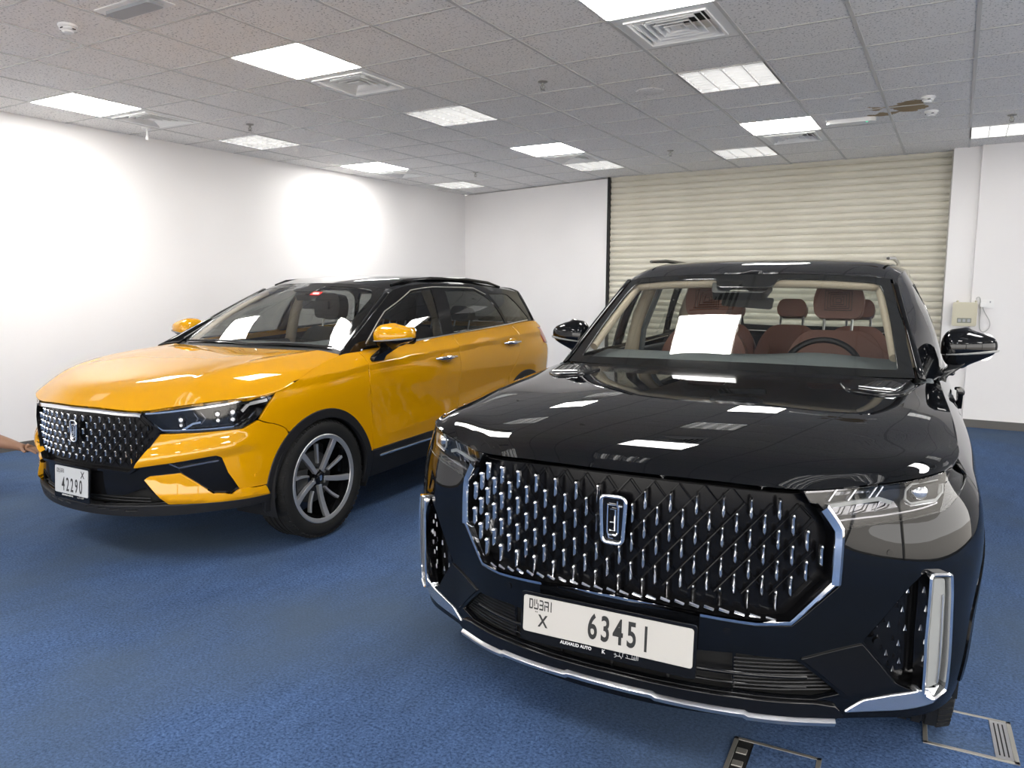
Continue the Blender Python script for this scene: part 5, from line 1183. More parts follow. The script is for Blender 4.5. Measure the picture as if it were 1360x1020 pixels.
# yellow upper wing and corner in one panel
def crease(pts, h, wu, wd, ax):
    xs_ = [p[0] for p in pts]; zs_ = [p[1] for p in pts]
    def f(q):
        a = abs(q[ax]); z0 = np.interp(a, xs_, zs_); d = q[2] - z0
        return h * max(0, 1 - (d / wu if d > 0 else -d / wd))
    return f
def cr(q):
    a = abs(q[0]); z0 = np.interp(a, [.38, .60, .744, .80], [.556, .596, .622, .635]); d = q[2] - z0; w_ = .085 if d > 0 else .055; t = min(1, abs(d) / w_)
    return .020 * (1 - t * t * (3 - 2 * t)) * min(1, max(0, (.835 - a) / .07)) * (1 if d < 0 else 1)
wing = F(W, [(.512, .700), (.60, .702), (.70, .704), (.787, .709)]) + S(W, [(.48, .742), (.56, .715), (.633, .680)]) + S(W, arch_pts(AF, YZ, .420, 130.5, 169, 8)) + S(W, [(.508, .402)]) + F(W, [(.775, .404), (.75, .49), (.731, .572), (.712, .586), (.60, .566), (.50, .550), (.388, .530), (.44, .61)])
pair(W, wing, 'bumper_wing', YP, YC, off=cr, cell=.016, th=.03, bev=.004)
# yellow lower blade
blade = F(W, [(.432, .470), (.455, .484), (.588, .500), (.70, .388), (.755, .378), (.778, .400)]) + S(W, [(.50, .399), (.525, .345)]) + F(W, [(.79, .340), (.65, .337), (.535, .335)])
cb = crease([(.44, .40), (.53, .372), (.70, .355), (.85, .36)], .016, .08, .03, 0)
pair(W, blade, 'bumper_blade', YP, YC, off=cb, cell=.02, th=.03, bev=.004)
# fog recess
fogp = F(W, [(.560, .556), (.714, .582), (.728, .572), (.768, .408), (.752, .382), (.704, .390), (.60, .495)])
pair(W, fogp, 'fog_recess', MB_, YC, off=-.045, walls=.035, cell=.04)
for sg in (1, -1):
    mf = lambda pts: [(u * sg, v) for u, v in F(W, pts)]
    f_ = bpy.data.objects.new('fog_light', None); COL.objects.link(f_); f_.parent = YC
    strip(W, mf([(.545, .552), (.585, .530), (.72, .556)]), [(-.004, 0), (-.004, .008), (.004, .008), (.004, 0)], 'fog_light_trim', MAT['dark_chrome'], f_, off=-.012)
    bm = bmesh.new()
    for x in (.615, .645, .675, .702): cyl(bm, offs(W, mf([(x, .548 + (x - .6) * .2)]), -.03)[0], W.n(*mf([(x, .55)])[0])[0], .011, .012, 14)
    finish(bm, 'fog_lamp_cells', MAT['dark_chrome'], f_, smooth=True, angle=40)
    L_ = mf([(.592, .540), (.715, .564), (.712, .583), (.60, .562)]); patch(W, [L_ if sg > 0 else L_[::-1]], 'fog_lens', MAT['tint_mid'], f_, off=-.012, th=.003, cell=.03)
    (u, v), = S(W, [(.455, .458)]); u *= sg; bm = bmesh.new(); cyl(bm, W.p(u, v)[0], W.n(u, v)[0], .011, .005, 18); finish(bm, 'parking_sensor', YP, YC, smooth=True, angle=40)
# lip
lip = F(W, [(0, .318), (.20, .320), (.36, .330), (.522, .338), (.70, .342)]) + S(W, [(.50, .345), (.56, .345), (.565, .315)]) + F(W, [(.70, .300), (.50, .286), (.36, .278), (.20, .274), (0, .273)])
slots = [rounded(F(W, [(a, .300), (b_, .306), (b_, .317), (a, .311)]), .003, 2) for a, b_ in ((.06, .12), (.14, .20), (.22, .28), (.31, .38))]
patch(W, [mir(lip)] + slots + [flip(s) for s in slots], 'lower_lip', MB_, YC, off=.012, cell=.03, th=.04, bev=.006)
# grille
gi = F(W, [(0, .825), (.2, .823), (.408, .814), (.43, .798), (.508, .714), (.45, .615), (.384, .524), (.355, .504), (.20, .514), (0, .514)])
gr = bpy.data.objects.new('grille', None); COL.objects.link(gr); gr.parent = YC
patch(W, [mir(gi)], 'grille_backing', MAT['grille_black'], gr, off=-.035, walls=.034, cell=.05)
gp = [(-1, .785), (.41, .782), (.497, .714), (.445, .625), (.376, .530), (.35, .514), (-1, .520)]
gin = in_half(gp)
web(W, None, .0285, .062, .78, .026, .0015, gr, gin, 17)
studs = []
for k in range(-18, 19):
    for m_ in range(6):
        z = .766 - m_ * .0690 - (.0345 if k % 2 else 0); x = k * .0300
        if gin(x, z - .013) and gin(x, z + .012) and not (abs(k) <= 1 and .62 < z < .765): studs.append((x, z))
studs.sort(key=lambda p: -p[0])
stud_grille(gr, W, studs, .016, .034, .0088, 'chrome_stud', parent=gr)
strip(W, [(u * s, v) for s in (-1,) for u, v in F(W, [(.425, .796), (.40, .800), (.2, .809), (.05, .811)])] + F(W, [(.05, .811), (.2, .809), (.40, .800), (.425, .796)]), [(-.010, -.015), (-.011, .002), (-.004, .008), (.007, .008), (.010, -.015)], 'grille_top_trim', MAT['chrome'], gr)
strip(W, F(W, [(.43, .798), (.512, .712)]), [(-.004, -.02), (-.004, .004), (.004, .004), (.004, -.02)], 'grille_side_trim', MAT['gloss_black'], gr, mirror=True)
strip(W, [(-u, v) for u, v in F(W, [(.505, .708), (.384, .522), (.355, .502), (.2, .511), (.05, .511)])] + F(W, [(.05, .511), (.2, .511), (.355, .502), (.384, .522), (.505, .708)]), [(-.006, -.02), (-.006, .004), (.006, .004), (.006, -.02)], 'grille_lower_trim', MAT['gloss_black'], gr)
emblem(YC, W, 0.0, .695, .112, .052, .010)
for sg in (1, -1):
    h = bpy.data.objects.new('headlight', None); COL.objects.link(h); h.parent = YC
    L_ = [(W.ku[c0 + 2] + .003, KV - .006), (W.ku[c0 + 3], KV - .006), (W.ku[c0 + 4], KV - .006), (W.ku[c0 + 5], KV - .006), (W.ku[c0 + 6] - .01, KV - .006)] + S(W, [(.575, .868), (.50, .790), (.468, .750)]) + F(W, [(.792, .722), (.785, .713), (.70, .710), (.60, .708), (.516, .708), (.432, .795)])
    L_ = L_ if sg > 0 else flip(L_); mf = lambda pts, f=F: [(u * sg, v) for u, v in f(W, pts)]
    patch(W, [L_], 'housing', MAT['gloss_black'], h, off=-.045, walls=.04, cell=.04); patch(W, [L_], 'lens', MAT['lens'], h, off=-.001, th=.004, cell=.03)
    strip(W, mf([(.46, .765), (.520, .722), (.62, .722), (.76, .726), (.80, .765), (.815, .80)]), [(-.003, 0), (-.003, .010), (.003, .010), (.003, 0)], 'lower_light_rim', MAT['chrome'], h, off=-.016)
    strip(W, mf([(.44, .805), (.55, .815), (.66, .83), (.75, .845)]) + mf([(.53, .866)], S), [(-.004, 0), (-.004, .010), (.004, .010), (.004, 0)], 'upper_light_rim', MAT['chrome'], h, off=-.020)
    strip(W, mf([(.60, .722), (.638, .752), (.665, .758)]), [(-.006, 0), (-.005, .012), (.005, .012), (.006, 0)], 'reflector_fin', MAT['chrome'], h, off=-.022)
    bm = bmesh.new()
    for (x, z, r_) in ((.593, .772, .020), (.593, .744, .015), (.718, .795, .020), (.720, .762, .017), (.762, .800, .022), (.762, .762, .020)):
        uv = mf([(x, z)])[0]; cyl(bm, W.p(*uv)[0] - W.n(*uv)[0] * .04, W.n(*uv)[0], r_, .022, 6, r2=r_ * .55)
    finish(bm, 'reflector_cells', MAT['satin'], h)
    strip(W, mf([(.785, .80), (.80, .835)]) + mf([(.54, .85)], S), [(-.010, 0), (-.008, .012), (.008, .012), (.010, 0)], 'corner_reflector', MAT['satin'], h, off=-.024)
    for x in (.64, .665):
        strip(W, mf([(x, .805), (x + .016, .775), (x, .745)]), [(-.0015, 0), (-.0015, .008), (.0015, .008), (.0015, 0)], 'reflector_chevron', MAT['dark_chrome'], h, off=-.035)
Mp = Matrix.Translation((0.006, -.022, .4375)) @ Matrix.Rotation(R(90 - 3), 4, 'X') @ Matrix.Rotation(R(-1.2), 4, 'Z')
pl = plate_obj(YC, .272, .142, Mp, '', [('X', .050, .092, .040, .85, .0006, ink, 'plate_letter')] + [(ch, .100, -.066 + .036 * i, -.026, .50, .0014, ink, 'plate_digit') for i, ch in enumerate('42290')] + [('ALKHALID AUTO K', .011, -.03, -.0795, .95, .0002, wt, 'dealer_lettering')], MAT['plate_grey'])
dubai(pl, -.088, .046, .062, .022, .0070)
script(pl, .05, -.082, .0085, .0048, wt, 'dealer_lettering')
# hood and cowl
def yh(q):
    return .007 * math.exp(-((abs(q[0]) - (.52 + .10 * q[1])) / .05) ** 2) * min(1, max(0, (q[1] - .05) / .3))
patch(Y_hood, [mir(H_edge(Y_hood))], 'hood', YP, YC, cell=.04, th=.02, bev=.004, off=yh)
patch(Y_hood, [mir(H_edge(Y_hood))], 'hood_lining', MAT['dark'], YC, off=-.03, cell=.15, th=.004)
bm = bmesh.new(); rw = []
for t in np.linspace(-1, 1, 25):
    a = Y_hood.p(t * Y_hood.ku[-1] * .97, Y_hood.kv[-1])[0]; b_ = Y_ws.p(t * Y_ws.ku[-1], .03)[0]; rw.append([bm.verts.new(a + np.array((0, -.03, -.018))), bm.verts.new(a * .5 + b_ * .5 + np.array((0, 0, -.02))), bm.verts.new(b_)])
for A, B in zip(rw, rw[1:]):
    for j in range(2): bm.faces.new((A[j], B[j], B[j + 1], A[j + 1]))
finish(bm, 'cowl_panel', MB_, YC, smooth=True)
ws = Y_ws; ku, kv = ws.ku[-1], ws.kv[-1]
gh = rounded(mir([(0, .055), (.30, .055), (.50, .055), (ku - .10, .06), (ku - .055, .08)] + [(ku - .052, kv * t) for t in (.5, .8)] + [(ku - .09, kv - .05), (.30, kv - .045), (.13, kv - .045), (.10, kv - .14), (0, kv - .15)]), .03, 4)
patch(ws, [mir(outline(.004, .0, .0, ku, kv)), gh], 'windscreen_surround', MAT['frit'], YC, cell=.06, th=.008, label='black band around the windscreen')
patch(ws, [gh], 'windscreen', MAT['glass'], YC, off=-.002, th=.004, cell=.08)
st = [(u, v) for u, v in ((.105, kv - .20), (.185, kv - .20), (.185, kv - .15), (.105, kv - .15))]
patch(ws, [st], 'red_sticker', mat('red_sticker', (.55, .02, .02), .5), YC, off=.001, th=.001, cell=.04, label='small red sticker at the top of the windscreen')
patch(ws, [[(.12, kv - .185), (.17, kv - .185), (.17, kv - .168), (.12, kv - .168)]], 'red_sticker_print', MAT['paper'], YC, off=.0022, th=.001, cell=.04)
for x0, x1 in ((-.55, .05), (.02, .60)):
    bm = bmesh.new(); P = offs(ws, [(x0 + (x1 - x0) * t, .028 + .02 * math.sin(t * 3)) for t in np.linspace(0, 1, 10)], .012); tube(bm, list(P), .006, 6); finish(bm, 'wiper', MB_, YC, smooth=True, angle=60)
patch(Y_roof, [mir(outline(.004, .004, .004, Y_roof.ku[-1], Y_roof.kv[-1]))], 'roof', bp_, YC, cell=.06, th=.02, label='black roof')
# side panels
dF, dB, dR = 1.355, 2.385, 3.30
sc_ = crease([(.5, .915), (.9, .935), (1.34, .965), (2.4, 1.008), (3.2, 1.04), (4.0, 1.06)], .020, .08, .034, 1)
dl = crease([(1.3, .50), (2.4, .56), (3.2, .62)], .006, .10, .10, 1)
side_off = lambda q: sc_(q) + (dl(q) if 1.5 < q[1] < 3.1 else 0)
EuY = lambda y: (lambda uu: float(uu[np.argmin(abs(W.p(uu, [KV] * 500)[:, 1] - y))]))(np.linspace(W.ku[c0 + 5], W.ku[c0 + 13], 500))
Eto = lambda y0, y1, n=8: [(EuY(y0 + (y1 - y0) * i / n), KV - .004) for i in range(n + 1)]
fender = Eto(.60, dF - .04) + S(W, [(1.318, .95), (1.318, .867), (1.35, .72), (dF, .584), (dF, .435)]) + S(W, arch_pts(AF, YZ, .420, 14, 128.5, 18)) + S(W, [(.641, .684), (.565, .722), (.487, .750), (.52, .80), (.583, .868)])
pair(W, fender, 'front_fender', YP, YC, cell=.05, cellv=.012, off=side_off, th=.02)
fd = Eto(dF - .03, dB + .015) + S(W, [(dB + .022, .95), (dB + .02, .867), (dB, .70), (dB - .02, .54), (dB - .04, .458), (1.9, .448), (dF + .008, .437), (dF + .008, .584), (1.358, .72), (1.327, .867), (1.327, .95)])
pair(W, fd, 'front_door', YP, YC, cell=.06, cellv=.012, off=side_off, th=.02)
rd = Eto(dB + .024, 3.36) + S(W, [(3.40, 1.05), (3.36, .93), (3.25, .80), (3.165, .715)] + arch_pts(AR, YZ, .42, 140, 163, 5) + [(3.07, .47), (dB - .03, .459), (dB - .011, .54), (dB + .009, .70), (dB + .029, .867), (dB + .031, .95)])
pair(W, rd, 'rear_door', YP, YC, cell=.06, cellv=.012, off=side_off, th=.02)
ua = EuY(3.87)
rqy = Eto(3.37, 3.865) + [(ua + .20, KV - .004), (ru - .352, KV - .004), (ru - .352, KV - .044), (ua + .005, KV - .040), (ua + .056, KV - .140), (ua + .172, KV - .156)] + S(W, [(4.03, .70), (3.97, .45)] + arch_pts(AR, YZ, .42, 17, 139, 16) + [(3.175, .72), (3.26, .80), (3.37, .93), (3.41, 1.05)])
pair(W, rqy, 'rear_quarter_panel', YP, YC, cell=.06, cellv=.012, off=side_off, th=.02)
clad = S(W, [(dF + .0, .428), (1.9, .440), (3.08, .462), (3.10, .30), (2.4, .285), (1.36, .262)])
pair(W, clad, 'sill_cladding', MB_, YC, off=.006, cell=.06, th=.03, bev=.006)
strip(W, S(W, [(1.415, .388), (1.9, .396), (2.7, .406), (3.0, .410)]), [(-.007, 0), (-.005, .006), (.005, .006), (.007, 0)], 'sill_chrome_strip', MAT['chrome'], YC, off=.006, mirror=True)
for cy in (AF, AR):
    ring = S(W, arch_pts(cy, YZ, .418, -14, 192, 40)) + S(W, arch_pts(cy, YZ, .372, 192, -14, 40))
    pair(W, ring, 'wheel_arch_trim', MB_, YC, off=.008, cell=.04, th=.03, bev=.005)
pair(W, S(W, [(.505, .398), (.552, .398), (.565, .34), (.56, .27), (.52, .27)]), 'arch_front_trim', MB_, YC, off=.004, cell=.03)
pair(W, S(W, [(1.295, .26), (1.352, .262), (1.35, .43), (1.325, .43)]), 'arch_rear_trim', MB_, YC, off=.004, cell=.03)
# tail
ru = W.ku[-1]; kc = W.ku[c0 + 12]
tl0 = S(W, [(3.86, 1.0)])[0]
lampT = [(ua + .010, KV - .044), (ru - .35, KV - .048), (ru - .35, KV - .13), (ua + .18, KV - .150), (ua + .060, KV - .136)]
pair(W, lampT, 'tail_lamp', MAT['red_lens'], YC, cell=.05, off=.006, th=.02)
uq = S(W, [(4.04, .80)])[0][0]
pair(W, [(uq, .02), (ru - .001, .02), (ru - .001, KV - .26), (uq, KV - .26)], 'rear_bumper', MB_, YC, cell=.08)
pair(W, [(uq, KV - .255), (ru - .001, KV - .255), (ru - .001, KV - .125), (uq, KV - .19)], 'tailgate', YP, YC, cell=.06)
pair(W, [(ru - .345, KV - .12), (ru - .001, KV - .12), (ru - .001, KV - .004), (ru - .345, KV - .004)], 'tailgate_upper', YP, YC, cell=.06)
kb, kbv = Y_back.ku[-1], Y_back.kv[-1]
bh = [(0, .05), (kb * .6, .05), (kb * .66, kbv * .5), (kb * .58, kbv - .04), (0, kbv - .04)]
patch(Y_back, [mir([(0, .002), (kb, .002), (kb, kbv - .002), (0, kbv - .002)]), mir(bh)], 'rear_window_surround', MAT['frit'], YC, cell=.1)
patch(Y_back, [mir(bh)], 'rear_window', MAT['tint'], YC, cell=.1, off=-.003, th=.004)
SN = Y_side; su, sv_ = SN.ku[-1], SN.kv[-1]
win1 = rounded(Spts(SN, [(1.40, 1.075), (1.62, 1.205), (1.75, 1.275), (2.13, 1.412), (2.39, 1.438), (2.285, 1.105)]), .015, 3)
win2 = rounded(Spts(SN, [(2.42, 1.118), (2.56, 1.432), (3.01, 1.430), (3.13, 1.38), (3.185, 1.335), (3.27, 1.152)]), .015, 3)
win3 = rounded(Spts(SN, [(3.31, 1.155), (3.235, 1.34), (3.21, 1.40), (3.52, 1.402), (3.60, 1.392), (3.80, 1.19), (3.79, 1.17)]), .015, 3)
pairS(SN, [[(.003, .003), (su - .003, .003), (su - .003, sv_ - .003), (.003, sv_ - .003)], win1, win2, win3], 'side_window_surround', MAT['gloss_black'], YC, cell=.06, th=.012)
for w_, nm in ((win1, 'front_side_window'), (win2, 'rear_side_window'), (win3, 'quarter_window')): pairS(SN, [w_], nm, MAT['tint'], YC, off=-.004, th=.004, cell=.1)
def stripS(net, path, prof, name, m_, parent, off=0):
    a, = strip(net, path, prof, name, m_, parent, off); me = a.data.copy(); me.transform(Matrix.Diagonal((-1, 1, 1, 1))); me.flip_normals(); link(name, me, None, parent)
stripS(SN, Spts(SN, [(1.36, 1.056), (1.96, 1.083), (2.47, 1.108), (3.29, 1.145), (3.74, 1.165)]), [(-.006, 0), (-.004, .007), (.004, .007), (.006, 0)], 'window_chrome_trim', MAT['chrome'], YC)
stripS(SN, Spts(SN, [(1.42, 1.09), (1.62, 1.215), (1.75, 1.287), (2.13, 1.426), (2.42, 1.452), (3.01, 1.446), (3.15, 1.395)]), [(-.004, 0), (-.003, .004), (.003, .004), (.004, 0)], 'window_upper_trim', MAT['steel'], YC)
for sg in (1, -1):
    P = ws.p([ku] * 12, np.linspace(0, kv, 12)); Q = SN.p([0.0] * 12, np.linspace(0, sv_, 12)); bm = bmesh.new()
    A = [bm.verts.new(p * np.array((sg, 1, 1))) for p in P]; Bm = [bm.verts.new(((a + b_) / 2 + np.array((.010, -.006, .006))) * np.array((sg, 1, 1))) for a, b_ in zip(P, Q)]; Cc = [bm.verts.new(q * np.array((sg, 1, 1))) for q in Q]
    for L1, L2 in ((A, Bm), (Bm, Cc)):
        for i in range(11): bm.faces.new((L1[i], L1[i + 1], L2[i + 1], L2[i]))
    o = finish(bm, 'a_pillar', bp_, YC, smooth=True); s_ = o.modifiers.new('s', 'SOLIDIFY'); s_.thickness = .01; s_.offset = 0
    bm = bmesh.new(); tube(bm, [(sg * .545, 2.02, 1.462), (sg * .560, 2.15, 1.492), (sg * .565, 2.5, 1.516), (sg * .565, 3.0, 1.517), (sg * .555, 3.4, 1.496), (sg * .54, 3.65, 1.462)], [.008, .013, .014, .014, .013, .008], 8); finish(bm, 'roof_rail', MAT['gloss_black'], YC, smooth=True, angle=60)
    for y, z in ((2.215, .948), (3.245, .997)):
        h = bpy.data.objects.new('door_handle', None); COL.objects.link(h); h.parent = YC
        bm = bmesh.new(); tube(bm, [(sg * .866, y - .12, z), (sg * .905, y - .10, z + .002), (sg * .912, y, z + .002), (sg * .905, y + .10, z + .002), (sg * .866, y + .12, z)], [.008, .013, .015, .013, .008], 8); finish(bm, 'handle_bar', MAT['chrome'], h, smooth=True, angle=60)
        bm = bmesh.new(); lathe(bm, [(.0001, .004), (.028, .004), (.036, .0), (.0001, -.0)], ax='x', n=20); bm.transform(Matrix.Translation((sg * .882, y, z)) @ Matrix.Diagonal((sg, 2.3, 1, 1))); finish(bm, 'handle_cup', YP, h, smooth=True)
    mirror_part(YC, sg, YP, (.945, 1.52, 1.140), (.122, .125, .084), ((.868, 1.42, .985), (.885, 1.425, 1.02), ((.020, .055), (.022, .055), (.035, .05), (.05, .045))), MAT['gloss_black'])
    for cy in (AF, AR): arch_liner(YC, sg * .60, cy, YZ, .395, sg * .56, sg * .862); wheel(YC, sg * .765, cy - .005, .345, .252, .22, sg)
def ycut(q):
    for cy in (AF, AR):
        if (q.y - cy) ** 2 + (q.z - YZ) ** 2 < .43 ** 2 and abs(q.x) > .5: return True
    return False
shell_mesh(YC, W, .075, 'inner_body', MAT['dark'], ycut)
bm = bmesh.new()
for (a, b_, w_) in ((.22, .50, .5), (1.35, 3.06, .76), (3.92, 4.05, .6)): box(bm, -w_, w_, a, b_, .27, .31)
for (a, b_) in ((.50, 1.35), (3.06, 3.92)): box(bm, -.56, .56, a, b_, .27, .31)
finish(bm, 'underbody', MB_, YC)
bm = bmesh.new(); box(bm, -.72, .72, 1.05, 1.08, .30, .98); finish(bm, 'firewall', MAT['dark'], YC)
patch(Y_roof, [mir(outline(.03, .06, .05, Y_roof.ku[-1], Y_roof.kv[-1]))], 'headliner', MAT['dash'], YC, off=-.045, cell=.12, th=.004)
bm = bmesh.new(); n = 20; rings = []
for i in range(n + 1):
    x = -.66 + 1.32 * i / n; hump = .03 * math.exp(-((x - .34) / .18) ** 2); fwd = .14 * (1 - (x / .7) ** 2)
    rings.append([bm.verts.new((x, y, z)) for y, z in ((1.28 - fwd, 1.0), (1.36 - fwd, 1.035), (1.52, 1.055 + hump), (1.66, 1.06 + hump), (1.70, 1.04 + hump), (1.70, .95), (1.62, .70), (1.4, .6))])
for A, B in zip(rings, rings[1:]):
    for j in range(7): bm.faces.new((A[j], A[j + 1], B[j + 1], B[j]))
finish(bm, 'dashboard', MAT['dash'], YC, smooth=True, angle=40)
DS = mat('dark_seat_fabric', (.03, .03, .032), .7)
for x in (.33, -.33): seat(YC, x, 2.05, .43, DS, w=.48, recl=16, pattern=False)
for x in (.38, 0, -.38): seat(YC, x, 2.85, .42, DS, w=.38, recl=22, hr=.20, hh=.12, pattern=False)
steering(YC, .33, 1.80, .96, .175, 66)
for sg in (1, -1):
    bm = bmesh.new(); P = offs(ws, [(sg * (ku - .045), t) for t in np.linspace(.08, kv - .02, 10)], -.03); tube(bm, list(P), .018, 8); finish(bm, 'inner_a_pillar', MAT['beige'], YC, smooth=True, angle=60)
    bm = bmesh.new(); tube(bm, [(sg * .745, 2.36, 1.0), (sg * .69, 2.38, 1.25), (sg * .585, 2.38, 1.44)], [.045, .04, .03], 8); finish(bm, 'inner_pillar', MAT['beige'], YC, smooth=True, angle=60)
    bm = bmesh.new(); box(bm, sg * .74 - .03, sg * .74 + .03, 1.3, 3.5, .35, 1.03); finish(bm, 'inner_door_trim', MAT['dash'], YC, bevel=.02)
P = Vector(ws.p(.0, kv - .11)[0]); n_ = Vector(ws.n(0., kv - .11)[0]); Mx = Matrix.Translation(P - n_ * .03) @ Matrix((Vector((1, 0, 0)), n_.cross(Vector((1, 0, 0))), n_)).transposed().to_4x4()
bm = bmesh.new(); prism(bm, rounded([(-.07, -.06), (.07, -.06), (.09, .06), (-.09, .06)], .02, 4), -.03, .012, Mx); finish(bm, 'camera_cover', MB_, YC, bevel=.006)
bm = bmesh.new(); prism(bm, rounded([(-.12, -.03), (.12, -.03), (.12, .028), (-.12, .028)], .012, 4), -.012, .012, Matrix.Translation((0, 1.86, 1.32)) @ Matrix.Rotation(R(90), 4, 'X')); finish(bm, 'rear_view_mirror', MB_, YC, bevel=.006)
# ------------------------------------------------------------ person kneeling at the far left, one arm reaching to the yellow car
def skinned(name, V, E_, m_, parent, sub=2, root=0):
    me = bpy.data.meshes.new(name); me.from_pydata([v[:3] for v in V], E_, []); o = link(name, me, m_, parent)
    s = o.modifiers.new('skin', 'SKIN'); s.use_smooth_shade = True; s.branch_smoothing = .6
    for i, v in enumerate(V):
        d = me.skin_vertices[0].data[i]; r = v[3] if len(v) > 3 else .05; d.radius = (r, v[4] if len(v) > 4 else r); d.use_root = (i == root)
    ss = o.modifiers.new('sub', 'SUBSURF'); ss.levels = sub; ss.render_levels = sub; return o
PB = (-1.80, .30)
PR = thing('person', 'person kneeling at the far left, bare forearm reaching to the yellow SUV', 'person', car_pt(YC, (*PB, 0)), .0503095)
def pv(x, y, z, *r): return (x - PB[0], y - PB[1], z, *r)
V = [pv(-2.080, .30, .27, .13, .10), pv(-2.000, .30, .42, .115, .09), pv(-1.890, .30, .58, .13, .095), pv(-1.790, .30, .70, .10, .08), pv(-1.740, .30, .77, .048), pv(-1.705, .30, .82, .045),     # 0-5 pelvis..neck
     pv(-1.690, .30, .875, .068, .072), pv(-1.680, .30, .94, .078, .086), pv(-1.690, .30, 1.0, .068, .075),                                                     # 6-8 head
     pv(-1.740, .14, .71, .055), pv(-1.520, .13, .62, .046), pv(-1.330, .16, .545, .042), pv(-1.160, .195, .520, .048), pv(-1.050, .222, .498, .040), pv(-0.935, .247, .480, .027, .031),  # 9-14 right arm
     pv(-0.885, .258, .476, .020, .034), pv(-0.850, .266, .472, .017, .038),                                                                                      # 15,16 palm
     pv(-1.760, .46, .70, .055), pv(-1.800, .56, .56, .045), pv(-1.820, .57, .44, .042), pv(-1.750, .50, .34, .034), pv(-1.690, .46, .285, .022, .03),             # 17-21 left arm
     pv(-2.030, .20, .24, .09), pv(-1.840, .17, .20, .08), pv(-1.660, .16, .10, .066), pv(-1.840, .17, .075, .058), pv(-2.020, .18, .065, .045), pv(-2.090, .18, .060, .042), pv(-2.150, .18, .045, .034, .045),  # 22-28
     pv(-2.030, .40, .24, .09), pv(-1.840, .43, .20, .08), pv(-1.660, .44, .10, .066), pv(-1.840, .43, .075, .058), pv(-2.020, .42, .065, .045), pv(-2.090, .42, .060, .042), pv(-2.150, .42, .045, .034, .045)]
E_ = [(0, 1), (1, 2), (2, 3), (3, 4), (4, 5), (5, 6), (6, 7), (7, 8), (3, 9), (9, 10), (10, 11), (11, 12), (12, 13), (13, 14), (14, 15), (15, 16), (3, 17), (17, 18), (18, 19), (19, 20), (20, 21),
      (0, 22), (22, 23), (23, 24), (24, 25), (25, 26), (26, 27), (27, 28), (0, 29), (29, 30), (30, 31), (31, 32), (32, 33), (33, 34), (34, 35)]
def fingers(base, root, d, s, thumb):
    for k, (off, ln) in enumerate(((-.030, .070), (-.010, .080), (.010, .076), (.029, .060))):
        p = Vector(base) + Vector(s) * off; q0 = len(V); D = Vector(d)
        for j, t in enumerate((.012, .45, .75, 1.0)):
            c_ = p + D * ln * t + Vector((0, 0, -.022 * t * t)); V.append((c_.x, c_.y, c_.z, .0088 - .001 * j)); E_.append((root if j == 0 else q0 + j - 1, q0 + j))
    q0 = len(V)
    for j, t in enumerate(thumb): V.append((*t, .0095 - .001 * j)); E_.append((root - 1 if j == 0 else q0 + j - 1, q0 + j))
b16 = V[16][:3]; fingers(b16, 16, (.93, .33, -.05), (-.33, .93, 0), [(b16[0] - .02, b16[1] - .034, b16[2] + .002), (b16[0] + .012, b16[1] - .048, b16[2] - .004), (b16[0] + .036, b16[1] - .048, b16[2] - .012)])
b21 = V[21][:3]; fingers(b21, 21, (.85, -.4, -.35), (.42, .9, 0), [(b21[0] - .01, b21[1] - .035, b21[2] - .005), (b21[0] + .02, b21[1] - .05, b21[2] - .015), (b21[0] + .04, b21[1] - .055, b21[2] - .03)])
skinned('body', V, E_, MAT['skin'], PR)
g_ = lambda i, k: (*V[i][:3], V[i][3] + k, (V[i][4] if len(V[i]) > 4 else V[i][3]) + k)
SV = [g_(0, .012), g_(1, .014), g_(2, .014), g_(3, .012), g_(9, .014), (*[(V[9][i] + V[10][i]) / 2 for i in range(3)], .062), g_(17, .014), (*[(V[17][i] + V[18][i]) / 2 for i in range(3)], .062)]
skinned('t_shirt', SV, [(0, 1), (1, 2), (2, 3), (3, 4), (4, 5), (3, 6), (6, 7)], mat('grey_cotton', (.16, .17, .19), .9), PR)
TV = [g_(0, .022)] + [g_(i, .012) for i in (22, 23, 24, 25, 26)] + [g_(i, .012) for i in (29, 30, 31, 32, 33)]
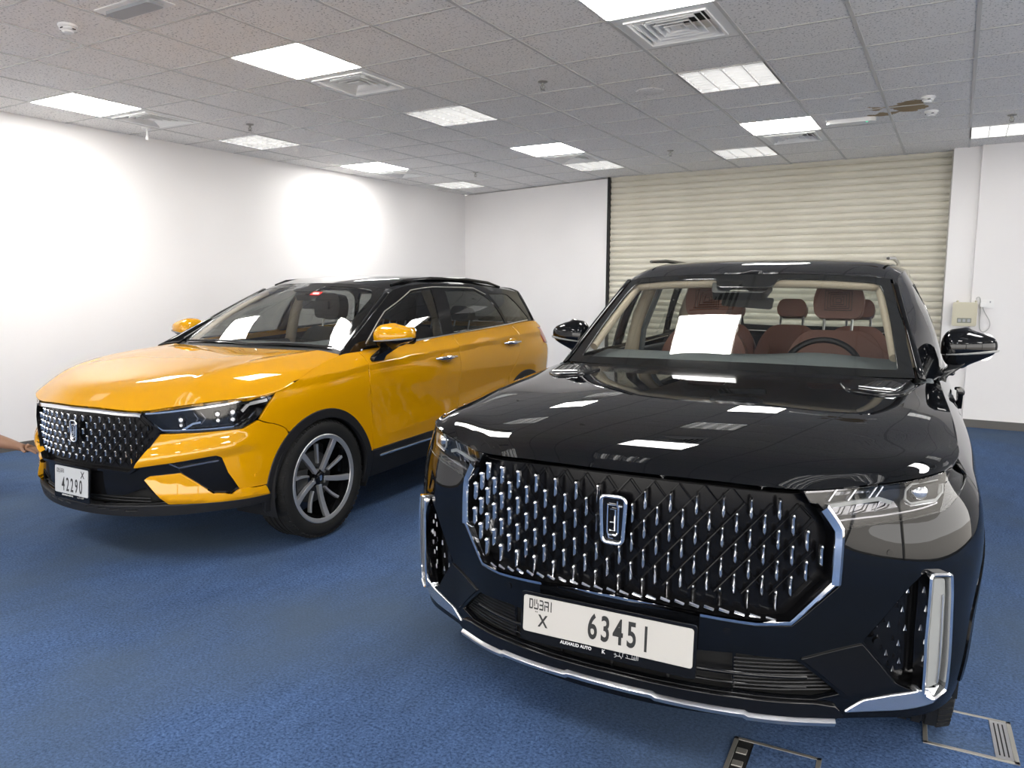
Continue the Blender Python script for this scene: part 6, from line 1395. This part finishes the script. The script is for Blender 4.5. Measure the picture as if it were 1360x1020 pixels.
skinned('trousers', TV, [(0, 1), (1, 2), (2, 3), (3, 4), (4, 5), (0, 6), (6, 7), (7, 8), (8, 9), (9, 10)], mat('dark_cotton', (.03, .032, .04), .9), PR)
for i0 in (27, 34): skinned('shoe', [g_(i0 - 1, .006)[:3] + (.03,), g_(i0, .010), g_(i0 + 1, .010)], [(0, 1), (1, 2)], MAT['matte_black'], PR, root=1)
hx_, hy_, hz_ = V[7][:3]
bm = bmesh.new(); bmesh.ops.create_uvsphere(bm, u_segments=24, v_segments=16, radius=1)
for v in bm.verts: v.co = Vector((hx_ - .010 + v.co.x * .098, hy_ + v.co.y * .090, hz_ + .030 + v.co.z * .095))
bmesh.ops.delete(bm, geom=[v for v in bm.verts if v.co.x > hx_ + .045 and v.co.z < hz_ + .05 or v.co.z < hz_ - .025], context='VERTS')
o = finish(bm, 'hair', mat('black_hair', (.012, .01, .009), .6), PR, smooth=True); s_ = o.modifiers.new('s', 'SOLIDIFY'); s_.thickness = .012
bm = bmesh.new()
for s in (-1, 1): bmesh.ops.create_uvsphere(bm, u_segments=12, v_segments=8, radius=.011, matrix=Matrix.Translation((hx_ + .078, hy_ + s * .030, hz_ + .005)))
finish(bm, 'eyes', MAT['white'], PR, smooth=True)
bm = bmesh.new(); lathe(bm, [(.001, .03), (.008, .015), (.014, -.012), (.004, -.018)], ax='z', n=12); bm.transform(Matrix.Translation((hx_ + .088, hy_, hz_ - .018))); 
for s in (-1, 1): bmesh.ops.create_uvsphere(bm, u_segments=10, v_segments=8, radius=1, matrix=Matrix.Translation((hx_ - .005, hy_ + s * .082, hz_)) @ Matrix.Diagonal((.018, .008, .030, 1)))
finish(bm, 'nose_and_ears', MAT['skin'], PR, smooth=True)
bm = bmesh.new(); tube(bm, [(hx_ + .074, hy_ - .024, hz_ - .052), (hx_ + .084, hy_, hz_ - .050), (hx_ + .074, hy_ + .024, hz_ - .052)], .005, 6); finish(bm, 'mouth', mat('lips', (.25, .09, .07), .5), PR, smooth=True)
